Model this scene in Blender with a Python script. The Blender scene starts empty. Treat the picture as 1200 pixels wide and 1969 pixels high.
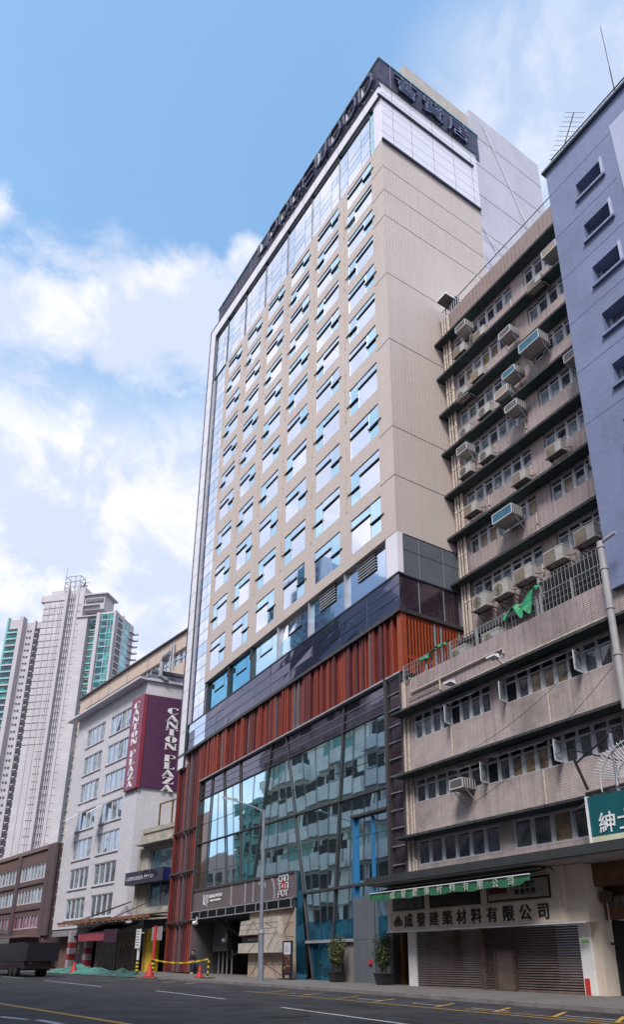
import bpy, bmesh, math, random
from mathutils import Vector, Matrix
random.seed(7)
C = bpy.context.scene.collection
# ------------------------------------------------------------------ camera
PITCH = math.atan((1847. - 1325.5) / 1370.)
A0 = 2.143
RGT = Vector((-math.cos(A0), math.sin(A0), 0)); FWD = Vector((-math.sin(A0), -math.cos(A0), 0))
fw = FWD * math.cos(PITCH) + Vector((0, 0, math.sin(PITCH)))
up = -FWD * math.sin(PITCH) + Vector((0, 0, math.cos(PITCH)))
cam = bpy.data.cameras.new('camera'); co = bpy.data.objects.new('camera', cam); C.objects.link(co)
m = Matrix((RGT, up, -fw)).transposed().to_4x4(); m.translation = Vector((0, 0, 1.3)); co.matrix_world = m
cam.sensor_fit = 'HORIZONTAL'; cam.sensor_width = 36; cam.lens = 36 * 1370 / 1200
cam.shift_x = -38 / 1200; cam.shift_y = (1325.5 - 984.5) / 1200
cam.clip_start = 0.05; cam.clip_end = 6000
bpy.context.scene.camera = co
vs = bpy.context.scene.view_settings
vs.view_transform = 'Standard'; vs.look = 'None'; vs.gamma = 1; vs.exposure = 0.92
# ------------------------------------------------------------------ sun
SUN_EL = 52
SUN_AZ2 = -50
sd = Vector((math.cos(math.radians(SUN_EL)) * math.cos(math.radians(SUN_AZ2)), math.cos(math.radians(SUN_EL)) * math.sin(math.radians(SUN_AZ2)), math.sin(math.radians(SUN_EL))))
sl = bpy.data.lights.new('sun', 'SUN'); sl.energy = 2.1; sl.angle = math.radians(17); sl.color = (1, .95, .9)
so = bpy.data.objects.new('sun', sl); C.objects.link(so); so.rotation_euler = sd.to_track_quat('Z', 'Y').to_euler()
# ------------------------------------------------------------------ world: sky with clouds fixed in world directions
W = bpy.data.worlds.new('World'); bpy.context.scene.world = W; W.use_nodes = True
nt = W.node_tree; N = nt.nodes; L = nt.links; N.clear()
def nd(t, **k):
    n = N.new(t)
    for a, b in k.items(): setattr(n, a, b)
    return n
def mth(op, a, b=None, clamp=False):
    n = nd('ShaderNodeMath', operation=op, use_clamp=clamp)
    for i, x in enumerate((a, b)):
        if x is None: continue
        if isinstance(x, (int, float)): n.inputs[i].default_value = x
        else: L.new(x, n.inputs[i])
    return n.outputs[0]
def ramp(x, a, b):
    n = nd('ShaderNodeMapRange', interpolation_type='SMOOTHSTEP'); L.new(x, n.inputs[0]); n.inputs[1].default_value = a; n.inputs[2].default_value = b
    return n.outputs[0]
sky = nd('ShaderNodeTexSky', sky_type='NISHITA', sun_disc=False, sun_elevation=math.radians(SUN_EL), sun_rotation=math.radians(90 - SUN_AZ2))
sky.air_density = 1.5; sky.dust_density = 0.5; sky.ozone_density = .95
tc = nd('ShaderNodeTexCoord'); D = tc.outputs['Generated']
sep = nd('ShaderNodeSeparateXYZ'); L.new(D, sep.inputs[0]); Z = sep.outputs[2]
zz = mth('ADD', mth('MAXIMUM', Z, 0.0), 0.18)
cmb = nd('ShaderNodeCombineXYZ'); L.new(mth('DIVIDE', sep.outputs[0], zz), cmb.inputs[0]); L.new(mth('DIVIDE', sep.outputs[1], zz), cmb.inputs[1])
def noise(vec, sc, det, rough=.55, dist=0.0, off=(0, 0, 0)):
    mp = nd('ShaderNodeMapping'); mp.inputs['Location'].default_value = off; L.new(vec, mp.inputs[0])
    n = nd('ShaderNodeTexNoise'); L.new(mp.outputs[0], n.inputs['Vector']); n.inputs['Scale'].default_value = sc; n.inputs['Detail'].default_value = det
    n.inputs['Roughness'].default_value = rough; n.inputs['Distortion'].default_value = dist
    return n.outputs[0]
def pixdir(x, y):
    d = fw + RGT * ((x - 638) / 1370) - up * ((y - 1325.5) / 1370); return d.normalized()
sm = nd('ShaderNodeMapping'); sm.inputs['Scale'].default_value = (1, 1, 1.9); L.new(D, sm.inputs[0])
puff = noise(sm.outputs[0], 6.0, 9, .60, .25, (3.1, 1.7, .9))
def bank(x, y, rad, gain):
    v = pixdir(x, y); n = nd('ShaderNodeVectorMath', operation='DISTANCE'); L.new(D, n.inputs[0]); n.inputs[1].default_value = v
    q = nd('ShaderNodeMath', operation='SUBTRACT', use_clamp=True); q.inputs[0].default_value = 1; L.new(mth('DIVIDE', n.outputs['Value'], rad), q.inputs[1])
    return mth('MULTIPLY', q.outputs[0], gain)
banks = None
for b in ((60, 630, .20, .46), (230, 640, .17, .44), (390, 610, .13, .55), (480, 500, .07, .5), (120, 760, .14, .32), (0, 400, .06, .42), (10, 900, .15, .5), (150, 960, .24, .6), (300, 1020, .16, .5)):
    o = bank(*b); banks = o if banks is None else mth('MAXIMUM', banks, o)
clump = ramp(mth('ADD', mth('ADD', puff, banks), -0.0), .66, .90)
high = mth('MULTIPLY', ramp(noise(cmb.outputs[0], 1.1, 7, .6, .8, (1.2, 6.4, 0)), .50, .80), .16)
# pale haze gathering above the horizon
haze = mth('SUBTRACT', 1.0, ramp(Z, .59, .72))
haze = mth('MULTIPLY', haze, .97)
# thin veil to the right of the view and a bright cloud deck behind the camera
def toward(v, a, b):
    n = nd('ShaderNodeVectorMath', operation='DOT_PRODUCT'); L.new(D, n.inputs[0]); n.inputs[1].default_value = v
    return ramp(n.outputs['Value'], a, b)
veil = mth('MULTIPLY', toward(pixdir(1150, 420), .955, .999), mth('ADD', mth('MULTIPLY', noise(D, 5, 6, .6, .4, (2, 9, 1)), .9), .38), True)
back = mth('MULTIPLY', toward(Vector((-.62, -.62, .5)).normalized(), .79, .90), mth('ADD', mth('MULTIPLY', noise(D, 2.6, 7, .6, .5, (7, 1, 4)), .6), .85), True)
cl = mth('MAXIMUM', mth('MAXIMUM', clump, mth('MAXIMUM', high, veil)), mth('MAXIMUM', haze, back), True)
# cloud colour: bright tops, greyer bellies
bel = noise(D, 11, 6, .6, .3, (5, 5, 2))
shade = mth('ADD', mth('MULTIPLY', ramp(mth('ADD', bel, mth('MULTIPLY', puff, .6)), .55, 1.0), -.30), 1.0)
ccol = nd('ShaderNodeMixRGB'); ccol.inputs[1].default_value = (.47, .53, .66, 1); ccol.inputs[2].default_value = (.68, .68, .74, 1)
L.new(ramp(shade, .74, .98), ccol.inputs[0])
b1 = nd('ShaderNodeBackground'); tint = nd('ShaderNodeMixRGB', blend_type='MULTIPLY'); tint.inputs[0].default_value = 1; tint.inputs[2].default_value = (.84, .97, .99, 1); L.new(sky.outputs[0], tint.inputs[1]); L.new(tint.outputs[0], b1.inputs[0]); b1.inputs[1].default_value = .15
b2 = nd('ShaderNodeBackground'); L.new(ccol.outputs[0], b2.inputs[0]); b2.inputs[1].default_value = .80
mx = nd('ShaderNodeMixShader'); L.new(cl, mx.inputs[0]); L.new(b1.outputs[0], mx.inputs[1]); L.new(b2.outputs[0], mx.inputs[2])
wo = nd('ShaderNodeOutputWorld'); L.new(mx.outputs[0], wo.inputs[0])
# ------------------------------------------------------------------ materials
MC = {}
def mat(name, col, rough=.8, metal=0., var=.12, vscale=1.5, bump=0., bscale=30., streak=0., tile=None, spec=.5, wave=0., wscale=.5, emit=None, dirt=0.):
    if name in MC: return MC[name]
    M = bpy.data.materials.new(name); M.use_nodes = True; t = M.node_tree; n = t.nodes; l = t.links
    p = n['Principled BSDF']; p.inputs['Roughness'].default_value = rough; p.inputs['Metallic'].default_value = metal
    p.inputs['Specular IOR Level'].default_value = spec
    g = n.new('ShaderNodeNewGeometry'); P = g.outputs['Position']
    base = None; hgt = None
    c4 = (*col, 1)
    if tile:
        tw, th, mort, msz = tile
        s = n.new('ShaderNodeSeparateXYZ'); l.new(P, s.inputs[0])
        a = n.new('ShaderNodeMath'); l.new(s.outputs[0], a.inputs[0]); l.new(s.outputs[1], a.inputs[1])
        cb = n.new('ShaderNodeCombineXYZ'); l.new(a.outputs[0], cb.inputs[0]); l.new(s.outputs[2], cb.inputs[1])
        b = n.new('ShaderNodeTexBrick'); l.new(cb.outputs[0], b.inputs[0]); b.offset = 0
        b.inputs['Color1'].default_value = c4; b.inputs['Color2'].default_value = (*[x * .86 for x in col], 1); b.inputs['Mortar'].default_value = (*mort, 1)
        b.inputs['Scale'].default_value = 1; b.inputs['Brick Width'].default_value = tw; b.inputs['Row Height'].default_value = th; b.inputs['Mortar Size'].default_value = msz
        b.inputs['Mortar Smooth'].default_value = .2
        base = b.outputs[0]; hgt = b.outputs['Fac']
    def mixc(fac, src, c2, mode='MIX'):
        x = n.new('ShaderNodeMixRGB'); x.blend_type = mode
        if src is None: x.inputs[1].default_value = c4
        else: l.new(src, x.inputs[1])
        x.inputs[2].default_value = c2
        l.new(fac, x.inputs[0]); return x.outputs[0]
    def nz(sc, det, scale3=(1, 1, 1)):
        mp = n.new('ShaderNodeMapping'); mp.inputs['Scale'].default_value = scale3; l.new(P, mp.inputs[0])
        z = n.new('ShaderNodeTexNoise'); z.inputs['Scale'].default_value = sc; z.inputs['Detail'].default_value = det; z.inputs['Roughness'].default_value = .62; l.new(mp.outputs[0], z.inputs['Vector']); return z.outputs[0]
    def mr(x, a, b_, c, d):
        r = n.new('ShaderNodeMapRange'); l.new(x, r.inputs[0])
        for i, v in enumerate((a, b_, c, d)): r.inputs[i + 1].default_value = v
        return r.outputs[0]
    if var: base = mixc(mr(nz(vscale, 6), .35, .7, 0, 1), base, (*[max(0, x * (1 - 2.2 * var)) for x in col], 1))
    if dirt: base = mixc(mr(nz(.35, 8), .5, .68, 0, dirt), base, (.05, .04, .035, 1))
    if streak: base = mixc(mr(nz(1.0, 5, (3.2, 3.2, .16)), .5, .75, 0, streak), base, (*[x * .35 for x in col], 1))
    if base is None: p.inputs['Base Color'].default_value = c4
    else: l.new(base, p.inputs['Base Color'])
    if bump or wave or (hgt is not None):
        bp = n.new('ShaderNodeBump'); bp.inputs['Distance'].default_value = .02
        if wave:
            bp.inputs['Strength'].default_value = 1; bp.inputs['Distance'].default_value = wave; l.new(nz(wscale, 2.0), bp.inputs['Height'])
        elif hgt is not None and not bump:
            bp.inputs['Strength'].default_value = .4; bp.invert = True; l.new(hgt, bp.inputs['Height'])
        else:
            bp.inputs['Strength'].default_value = bump; l.new(nz(bscale, 4), bp.inputs['Height'])
        l.new(bp.outputs[0], p.inputs['Normal'])
    if emit:
        p.inputs['Emission Color'].default_value = (*emit[:3], 1); p.inputs['Emission Strength'].default_value = emit[3]
    MC[name] = M; return M
T_BEI = mat('beige_tile', (.64, .54, .485), .6, tile=(.30, .12, (.36, .28, .24), .018), var=.07, vscale=.12, streak=.16)
T_PNK = mat('pink_mosaic_tile', (.44, .355, .34), .7, tile=(.24, .12, (.62, .54, .50), .010), var=.08, streak=.5, dirt=.4)
T_PNK2 = mat('pink_tile_close_joint', (.48, .38, .37), .7, tile=(.34, .10, (.14, .10, .095), .018), var=.10, streak=.5, dirt=.35)
CONC = mat('painted_grey_concrete', (.50, .49, .56), .85, var=.06, vscale=.3, bump=.3, streak=.12)
PURP = mat('violet_blue_render', (.185, .212, .345), .75, var=.10, vscale=.35, bump=1.0, bscale=4, streak=.22, dirt=.08)
PALE = mat('pale_lilac_render', (.40, .42, .56), .8, var=.05, bump=.4, bscale=5)
WPAN = mat('white_aluminium_panel', (.76, .72, .77), .35, var=.04, vscale=.3, streak=.06)
JOINT = mat('panel_joint', (.16, .15, .17), .7)
DKLINE = mat('dark_metal_line', (.02, .022, .035), .4)
MGRY = mat('grey_metal_frame', (.055, .05, .053), .5)
MLIT = mat('pale_window_frame', (.56, .56, .60), .5, var=.05)
ALU = mat('aluminium', (.45, .45, .48), .4, metal=.4)
GPAN = mat('grey_blue_panel', (.115, .13, .15), .35, var=.06, vscale=.6)
G_WHT = mat('glass_bright', (.93, .94, 1.0), .03, metal=1, var=.03, vscale=.4, wave=.002, wscale=.5)
G_BLU = mat('glass_blue', (.58, .82, .93), .03, metal=1, var=.0, wave=.004, wscale=.5)
G_BLU2 = mat('glass_deep_blue', (.12, .45, .68), .03, metal=1, var=0, wave=.007, wscale=.45)
G_MID = mat('glass_grey_blue', (.70, .80, .93), .04, metal=1, var=0, wave=.003, wscale=.5)
G_DRK = mat('glass_dark_band', (.14, .135, .19), .04, metal=.9, var=0, wave=.012, wscale=.45)
G_PUR = mat('glass_dark_purple', (.035, .022, .032), .06, metal=.0, var=0, wave=.02, wscale=.7, spec=1.0)
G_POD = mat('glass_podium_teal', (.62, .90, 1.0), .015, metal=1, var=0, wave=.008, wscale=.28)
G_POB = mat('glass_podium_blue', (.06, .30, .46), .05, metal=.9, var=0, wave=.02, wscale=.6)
G_WIN = mat('window_glass', (.10, .11, .14), .08, metal=.0, var=.6, vscale=1.2, spec=1.2)
G_WIN2 = mat('window_glass_curtain', (.30, .36, .40), .12, var=.4, vscale=2, spec=1.0)
G_WAR = mat('window_glass_warm_blind', (.34, .24, .13), .25, var=.4, vscale=2, spec=.8)
G_PLZ = mat('glass_plaza', (.55, .63, .72), .05, metal=.9, wave=.02, wscale=.6)
G_TEA = mat('glass_teal_tower', (.10, .42, .40), .12, metal=.5, var=.45, vscale=.25)
G_TE2 = mat('glass_pale_teal_tower', (.36, .62, .66), .15, metal=.5, var=.3, vscale=.2)
RED = [mat('red_slat_a', (.19, .024, .016), .55, var=.15), mat('red_slat_b', (.27, .042, .018), .5, var=.15), mat('red_slat_c', (.10, .020, .024), .55, var=.15), mat('grey_slat', (.15, .10, .11), .5)]
ORG = mat('orange_slat', (.34, .062, .022), .5, var=.12)
RAILG = mat('grey_rail', (.30, .31, .32), .5)
BLACK = mat('matte_black', (.012, .012, .015), .6)
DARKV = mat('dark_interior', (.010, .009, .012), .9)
WHITE = mat('white_paint', (.75, .73, .72), .6, var=.08, streak=.15)
LETW = mat('sign_white', (.80, .80, .82), .5)
LETD = mat('dark_letter_metal', (.05, .055, .11), .4, metal=.3)
LOUV = mat('louvre_grey_violet', (.12, .115, .17), .5, metal=.2)
SIGNB = mat('podium_sign_brown_grey', (.135, .105, .11), .6, var=.05)
STONE = mat('beige_stone', (.42, .32, .25), .7, var=.12, vscale=1.2, bump=.2, bscale=20, dirt=.1)
STON2 = mat('pale_travertine', (.50, .44, .38), .7, var=.16, vscale=2.2, bump=.3, bscale=18, dirt=.2)
ASPH = mat('asphalt', (.036, .032, .037), .8, var=.45, vscale=.6, bump=.7, bscale=60, dirt=.35)
PAVE = mat('pavement_concrete', (.14, .122, .112), .9, var=.12, vscale=.9, bump=.4, bscale=25, tile=None, dirt=.3)
KERB = mat('kerb_stone', (.19, .165, .16), .9, var=.2, bump=.4)
YEL = mat('road_yellow', (.48, .27, .045), .8, var=.2, vscale=4, dirt=.3)
WHL = mat('road_white', (.50, .48, .48), .8, var=.2, vscale=4, dirt=.3)
GREEN = mat('green_canvas', (.02, .13, .06), .7, var=.15, vscale=3, bump=.3, bscale=8)
TARP = mat('green_tarpaulin', (.05, .21, .16), .6, var=.35, vscale=1.2, bump=.8, bscale=4)
SHUT = mat('rusty_brown_shutter', (.135, .095, .085), .6, metal=.0, var=.2, vscale=1.2, dirt=.25)
FASC = mat('cream_fascia', (.64, .54, .44), .6, var=.07, streak=.12)
SLAT = mat('green_black_soffit', (.035, .06, .064), .8, var=.3, vscale=3)
SLE = mat('slab_edge_grimy', (.06, .062, .066), .85, var=.4, vscale=5)
CANO = mat('dark_mosaic_canopy', (.045, .05, .055), .7, tile=(.12, .12, (.02, .02, .022), .012), var=.2)
SOFW = mat('painted_soffit', (.34, .31, .31), .8, var=.12, dirt=.2)
PIPE = mat('cream_pipe', (.60, .50, .41), .55, var=.2, vscale=6)
PIPG = mat('pale_grey_pipe', (.38, .36, .36), .5, var=.12)
ACW = mat('ac_casing', (.42, .40, .37), .55, var=.12, vscale=5, dirt=.15)
ACG = mat('ac_grille', (.13, .115, .10), .7, var=.2)
ACT = mat('ac_grille_tan', (.34, .27, .20), .7, var=.2)
RUST = mat('rusty_steel', (.12, .075, .055), .8, var=.4, vscale=8)
ACB = mat('blue_board', (.03, .13, .20), .6)
ACK = mat('navy_board', (.02, .03, .11), .6)
WOOD = mat('dark_red_wood', (.18, .075, .035), .5, var=.3, vscale=2)
PLZ = mat('white_render_plaza', (.62, .59, .63), .75, tile=(1.1, .55, (.38, .35, .38), .006), var=.06, streak=.16)
PLZ2 = mat('old_cream_render', (.47, .43, .37), .8, var=.22, vscale=.8, bump=.3, streak=.5, dirt=.35)
BEI2 = mat('peach_render', (.55, .42, .34), .8, var=.08, streak=.2)
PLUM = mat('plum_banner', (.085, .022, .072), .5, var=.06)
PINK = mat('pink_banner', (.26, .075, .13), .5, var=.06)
NAVY = mat('navy_sign', (.040, .035, .060), .45)
TOWR = mat('tower_pink_white_tile', (.56, .51, .53), .75, tile=(5.5, 3.1, (.44, .39, .42), .10), var=.10, vscale=.05, streak=.25)
TJ = mat('tower_joint', (.36, .33, .34), .8)
TOWB = mat('tower_rib', (.50, .45, .48), .8, var=.06)
BRN = mat('brown_tile_wall', (.16, .09, .08), .8, var=.12)
BRN2 = mat('brown_purple_rib', (.11, .075, .085), .8)
REDP = mat('safety_red', (.50, .035, .03), .5, var=.1)
BLUP = mat('blue_frame', (.02, .16, .34), .5)
YELP = mat('safety_yellow', (.70, .48, .02), .5)
TEALS = mat('teal_sign', (.006, .10, .115), .45)
LEAF = mat('dark_green_leaf', (.05, .085, .025), .6, var=.5, vscale=9)
LEAF2 = mat('olive_leaf', (.12, .13, .035), .6, var=.4, vscale=9)
POT = mat('dark_planter', (.022, .02, .022), .5)
GALV = mat('galvanised_steel', (.27, .28, .33), .45, metal=.4, var=.12)
SKIN = mat('skin', (.45, .25, .17), .6)
CLOTH = mat('black_jacket', (.010, .010, .014), .9)
JEAN = mat('dark_trousers', (.022, .03, .06), .9)
SHOE = mat('white_shoe', (.7, .7, .7), .6)
HAIR = mat('black_hair', (.008, .007, .007), .6)
OPW = mat('opposite_white_render', (.82, .80, .74), .8, var=.12, vscale=.3, streak=.3)
OPT = mat('opposite_teal_wall', (.22, .40, .36), .8, var=.1)
OPP = mat('opposite_pink_render', (.62, .42, .36), .8, var=.06)
# ------------------------------------------------------------------ mesh builder
class Fr:
    """local frame on a wall: a runs along it (to the viewer's right), b goes inward, z is up"""
    def __init__(s, x, y, ang=0): s.o = Vector((x, y, 0)); t = math.radians(ang); s.u = Vector((math.cos(t), math.sin(t), 0)); s.v = Vector((-math.sin(t), math.cos(t), 0)); s.ang = t
    def __call__(s, a, b, z): return s.o + s.u * a + s.v * b + Vector((0, 0, z))
WF = Fr(0, 0)
class MB:
    def __init__(s, fr=WF): s.v = []; s.f = []; s.mi = []; s.m = []; s.fr = fr
    def _m(s, m):
        if m not in s.m: s.m.append(m)
        return s.m.index(m)
    def poly(s, pts, m, fr=None):
        fr = fr or s.fr; k = len(s.v); s.v += [fr(*p) for p in pts]; s.f.append(tuple(range(k, k + len(pts)))); s.mi.append(s._m(m))
    def hexa(s, p, m):      # p: eight corner points, bottom ring then top ring
        k = len(s.v); s.v += [Vector(q) for q in p]; i = s._m(m)
        for q in ((0, 3, 2, 1), (4, 5, 6, 7), (0, 1, 5, 4), (1, 2, 6, 5), (2, 3, 7, 6), (3, 0, 4, 7)): s.f.append(tuple(k + j for j in q)); s.mi.append(i)
    def box(s, a0, a1, b0, b1, z0, z1, m, fr=None):
        fr = fr or s.fr
        s.hexa([fr(a0, b0, z0), fr(a1, b0, z0), fr(a1, b1, z0), fr(a0, b1, z0), fr(a0, b0, z1), fr(a1, b0, z1), fr(a1, b1, z1), fr(a0, b1, z1)], m)
    def bar(s, p, q, w, m, h=None, fr=None, upv=(0, 0, 1)):
        fr = fr or s.fr; h = h or w; p = fr(*p); q = fr(*q); d = (q - p).normalized(); u_ = Vector(upv)
        if abs(d.dot(u_)) > .98: u_ = Vector((0, 1, 0))
        x = d.cross(u_).normalized() * (w / 2); y = x.cross(d).normalized() * (h / 2)
        s.hexa([p - x - y, p + x - y, q + x - y, q - x - y, p - x + y, p + x + y, q + x + y, q - x + y], m)
    def tube(s, pts, r, m, n=8, fr=None, r1=None, cap=True):
        fr = fr or s.fr; P = [fr(*p) for p in pts]; i = s._m(m); rings = []; r1 = r if r1 is None else r1
        for j, p in enumerate(P):
            d = ((P[min(j + 1, len(P) - 1)] - P[max(j - 1, 0)])).normalized(); u_ = Vector((0, 0, 1)) if abs(d.z) < .95 else Vector((0, 1, 0))
            x = d.cross(u_).normalized(); y = d.cross(x).normalized(); rr = r + (r1 - r) * j / max(1, len(P) - 1)
            k = len(s.v); s.v += [p + x * math.cos(2 * math.pi * t / n) * rr + y * math.sin(2 * math.pi * t / n) * rr for t in range(n)]; rings.append(k)
        for a, b in zip(rings, rings[1:]):
            for t in range(n): s.f.append((a + t, a + (t + 1) % n, b + (t + 1) % n, b + t)); s.mi.append(i)
        if cap:
            s.f.append(tuple(rings[0] + t for t in range(n))[::-1]); s.mi.append(i); s.f.append(tuple(rings[-1] + t for t in range(n))); s.mi.append(i)
    def lathe(s, prof, m, c=(0, 0, 0), n=16, fr=None):
        fr = fr or s.fr; i = s._m(m); rings = []
        for r, z in prof:
            k = len(s.v); s.v += [fr(c[0] + r * math.cos(2 * math.pi * t / n), c[1] + r * math.sin(2 * math.pi * t / n), c[2] + z) for t in range(n)]; rings.append(k)
        for a, b in zip(rings, rings[1:]):
            for t in range(n): s.f.append((a + t, a + (t + 1) % n, b + (t + 1) % n, b + t)); s.mi.append(i)
        s.f.append(tuple(rings[-1] + t for t in range(n))); s.mi.append(i)
    def wall(s, a0, a1, z0, z1, holes, b, m, rec=.15, fr=None, rm=None):
        """front skin at depth b with real openings (a0,a1,z0,z1) and reveals going in by rec"""
        fr = fr or s.fr; A = sorted({a0, a1, *[x for h in holes for x in h[:2]]}); Zs = sorted({z0, z1, *[x for h in holes for x in h[2:4]]})
        A = [x for x in A if a0 - 1e-6 <= x <= a1 + 1e-6]; Zs = [x for x in Zs if z0 - 1e-6 <= x <= z1 + 1e-6]
        for j in range(len(Zs) - 1):
            zc = (Zs[j] + Zs[j + 1]) / 2; run = None
            for i in range(len(A) - 1):
                ac = (A[i] + A[i + 1]) / 2
                inside = any(h[0] < ac < h[1] and h[2] < zc < h[3] for h in holes)
                if not inside:
                    if run is None: run = A[i]
                if inside and run is not None: s.poly([(run, b, Zs[j]), (A[i], b, Zs[j]), (A[i], b, Zs[j + 1]), (run, b, Zs[j + 1])], m, fr); run = None
            if run is not None: s.poly([(run, b, Zs[j]), (A[-1], b, Zs[j]), (A[-1], b, Zs[j + 1]), (run, b, Zs[j + 1])], m, fr)
        for h in holes:
            x0, x1, y0, y1 = h[:4]; c = b + rec; mm = rm or m
            s.poly([(x0, b, y0), (x0, c, y0), (x0, c, y1), (x0, b, y1)], mm, fr); s.poly([(x1, b, y1), (x1, c, y1), (x1, c, y0), (x1, b, y0)], mm, fr)
            s.poly([(x0, b, y0), (x1, b, y0), (x1, c, y0), (x0, c, y0)], mm, fr); s.poly([(x0, c, y1), (x1, c, y1), (x1, b, y1), (x0, b, y1)], mm, fr)
    def build(s, name, parent=None, warp=None, smooth=False, **props):
        me = bpy.data.meshes.new(name); o0 = parent.matrix_world.translation if parent else Vector()
        if parent and parent.parent: o0 = TRUE[parent.name]
        elif parent: o0 = parent.location
        base = TRUE.get(parent.name, parent.location) if parent else Vector()
        V = [warp(p) if warp else p for p in s.v]
        me.from_pydata([p - base for p in V], [], s.f)
        for m_ in s.m: me.materials.append(m_)
        me.polygons.foreach_set('material_index', s.mi)
        if smooth: me.polygons.foreach_set('use_smooth', [True] * len(s.f))
        me.update()
        bm = bmesh.new(); bm.from_mesh(me); bmesh.ops.recalc_face_normals(bm, faces=bm.faces) if not s.openm else None; bm.to_mesh(me); bm.free()
        o = bpy.data.objects.new(name, me); C.objects.link(o); o.parent = parent; TRUE[o.name] = base.copy()
        for k_, v_ in props.items(): o[k_] = v_
        return o
    openm = False
TRUE = {}
def thing(name, label, cat, loc=(0, 0, 0), group=None):
    o = bpy.data.objects.new(name, None); C.objects.link(o); o.location = loc; o.empty_display_size = .3; TRUE[o.name] = Vector(loc)
    o['label'] = label; o['category'] = cat
    if group: o['group'] = group
    return o
def tag(o, label, cat, group=None):
    o['label'] = label; o['category'] = cat
    if group: o['group'] = group
    return o
def dup(root, loc, rz=0, label=None, sc=None):
    r = root.copy(); C.objects.link(r); r.location = loc; r.rotation_euler = (0, 0, rz)
    if sc: r.scale = sc
    if label: r['label'] = label
    def rec(a, b):
        for ch in KIDS.get(a.name, []):
            c = ch.copy(); C.objects.link(c); c.parent = b; rec(ch, c)
    rec(root, r); return r
KIDS = {}
def reg(root):
    for o in [root] + list(root.children_recursive): KIDS[o.name] = list(o.children)
def struct(o): o['kind'] = 'structure'; return o
def text(name, s, fr, a, b, z, size, m, parent, rotz=0., ext=.02, align='LEFT', bold=0., sx=1., space=1., warp=None, face=0.):
    cu = bpy.data.curves.new(name, 'FONT'); cu.body = s; cu.size = size; cu.extrude = ext; cu.align_x = align; cu.offset = bold; cu.space_character = space; cu.resolution_u = 3
    o = bpy.data.objects.new('tmp_text', cu); C.objects.link(o); bpy.context.view_layer.update()
    me = bpy.data.meshes.new_from_object(o.evaluated_get(bpy.context.evaluated_depsgraph_get())); bpy.data.objects.remove(o)
    R = Matrix.Translation(fr(a, b, z)) @ Matrix.Rotation(fr.ang + face, 4, 'Z') @ Matrix.Rotation(math.pi / 2, 4, 'X') @ Matrix.Rotation(rotz, 4, 'Z') @ Matrix.Diagonal((sx, 1, 1, 1))
    me.transform(R)
    base = TRUE.get(parent.name, parent.location) if parent else Vector()
    for v in me.vertices: v.co = (warp(v.co) if warp else v.co) - base
    me.materials.clear(); me.materials.append(m); me.name = name
    ob = bpy.data.objects.new(name, me); C.objects.link(ob); ob.parent = parent; TRUE[ob.name] = Vector(base); return ob
def gz(x): return -0.0055 * (x + 20)
STK = {'L': [[(0, 1), (0, .15), (.15, 0), (1, 0)]], 'O': [[(.25, 0), (.75, 0), (1, .22), (1, .78), (.75, 1), (.25, 1), (0, .78), (0, .22), (.25, 0)]],
 'D': [[(0, 0), (0, 1), (.65, 1), (1, .75), (1, .25), (.65, 0), (0, 0)]], 'G': [[(1, .85), (.8, 1), (.2, 1), (0, .8), (0, .2), (.2, 0), (.8, 0), (1, .2), (1, .5), (.5, .5)]],
 'E': [[(1, 1), (.15, 1), (0, .85), (0, .15), (.15, 0), (1, 0)], [(0, .5), (.9, .5)]], 'W': [[(0, 1), (0, .2), (.15, 0), (.35, 0), (.5, .2), (.5, .8)], [(.5, .2), (.65, 0), (.85, 0), (1, .2), (1, 1)]],
 'C': [[(1, .85), (.8, 1), (.2, 1), (0, .8), (0, .2), (.2, 0), (.8, 0), (1, .15)]], 'A': [[(0, 0), (0, .75), (.22, 1), (.78, 1), (1, .75), (1, 0)], [(0, .38), (1, .38)]],
 'N': [[(0, 0), (0, .8), (.2, 1), (.8, 1), (1, .8), (1, 0)]], 'T': [[(0, 1), (1, 1)], [(.5, 1), (.5, 0)]], 'P': [[(0, -.15), (0, .85), (.2, 1), (.8, 1), (1, .8), (1, .55), (.8, .4), (0, .4)]]}
def strokes(mb, ch, a, b, z, w, h, t, d, m, fr=None, upv=(0, 1, 0)):
    for pl in STK[ch]:
        for p, q in zip(pl, pl[1:]):
            dx, dz = q[0] - p[0], q[1] - p[1]; ln = math.hypot(dx * w, dz * h); e = t * .38 / ln
            mb.bar((a + (p[0] - dx * e) * w, b, z + (p[1] - dz * e) * h), (a + (q[0] + dx * e) * w, b, z + (q[1] + dz * e) * h), t, m, d, fr, upv)
def lerp(x, T):
    for (a, b), (c, d) in zip(T, T[1:]):
        if x <= c: return b + (d - b) * max(0, (x - a)) / (c - a)
    return T[-1][1]
KZ = [(0, 0), (5, -.1), (10, .35), (16, -.55), (20, -1.1), (32, 0), (63, 2.6), (69.6, 4.4), (73.3, 2.9), (76, 2.9)]
def hw(p):
    s = min(1.1, max(0, (-29.8 - p.x) / 34)); z = p.z
    return Vector((p.x, p.y, z + max(0, z - 63) / 12 * .7 + lerp(max(z, 0), KZ) * s))
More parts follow.
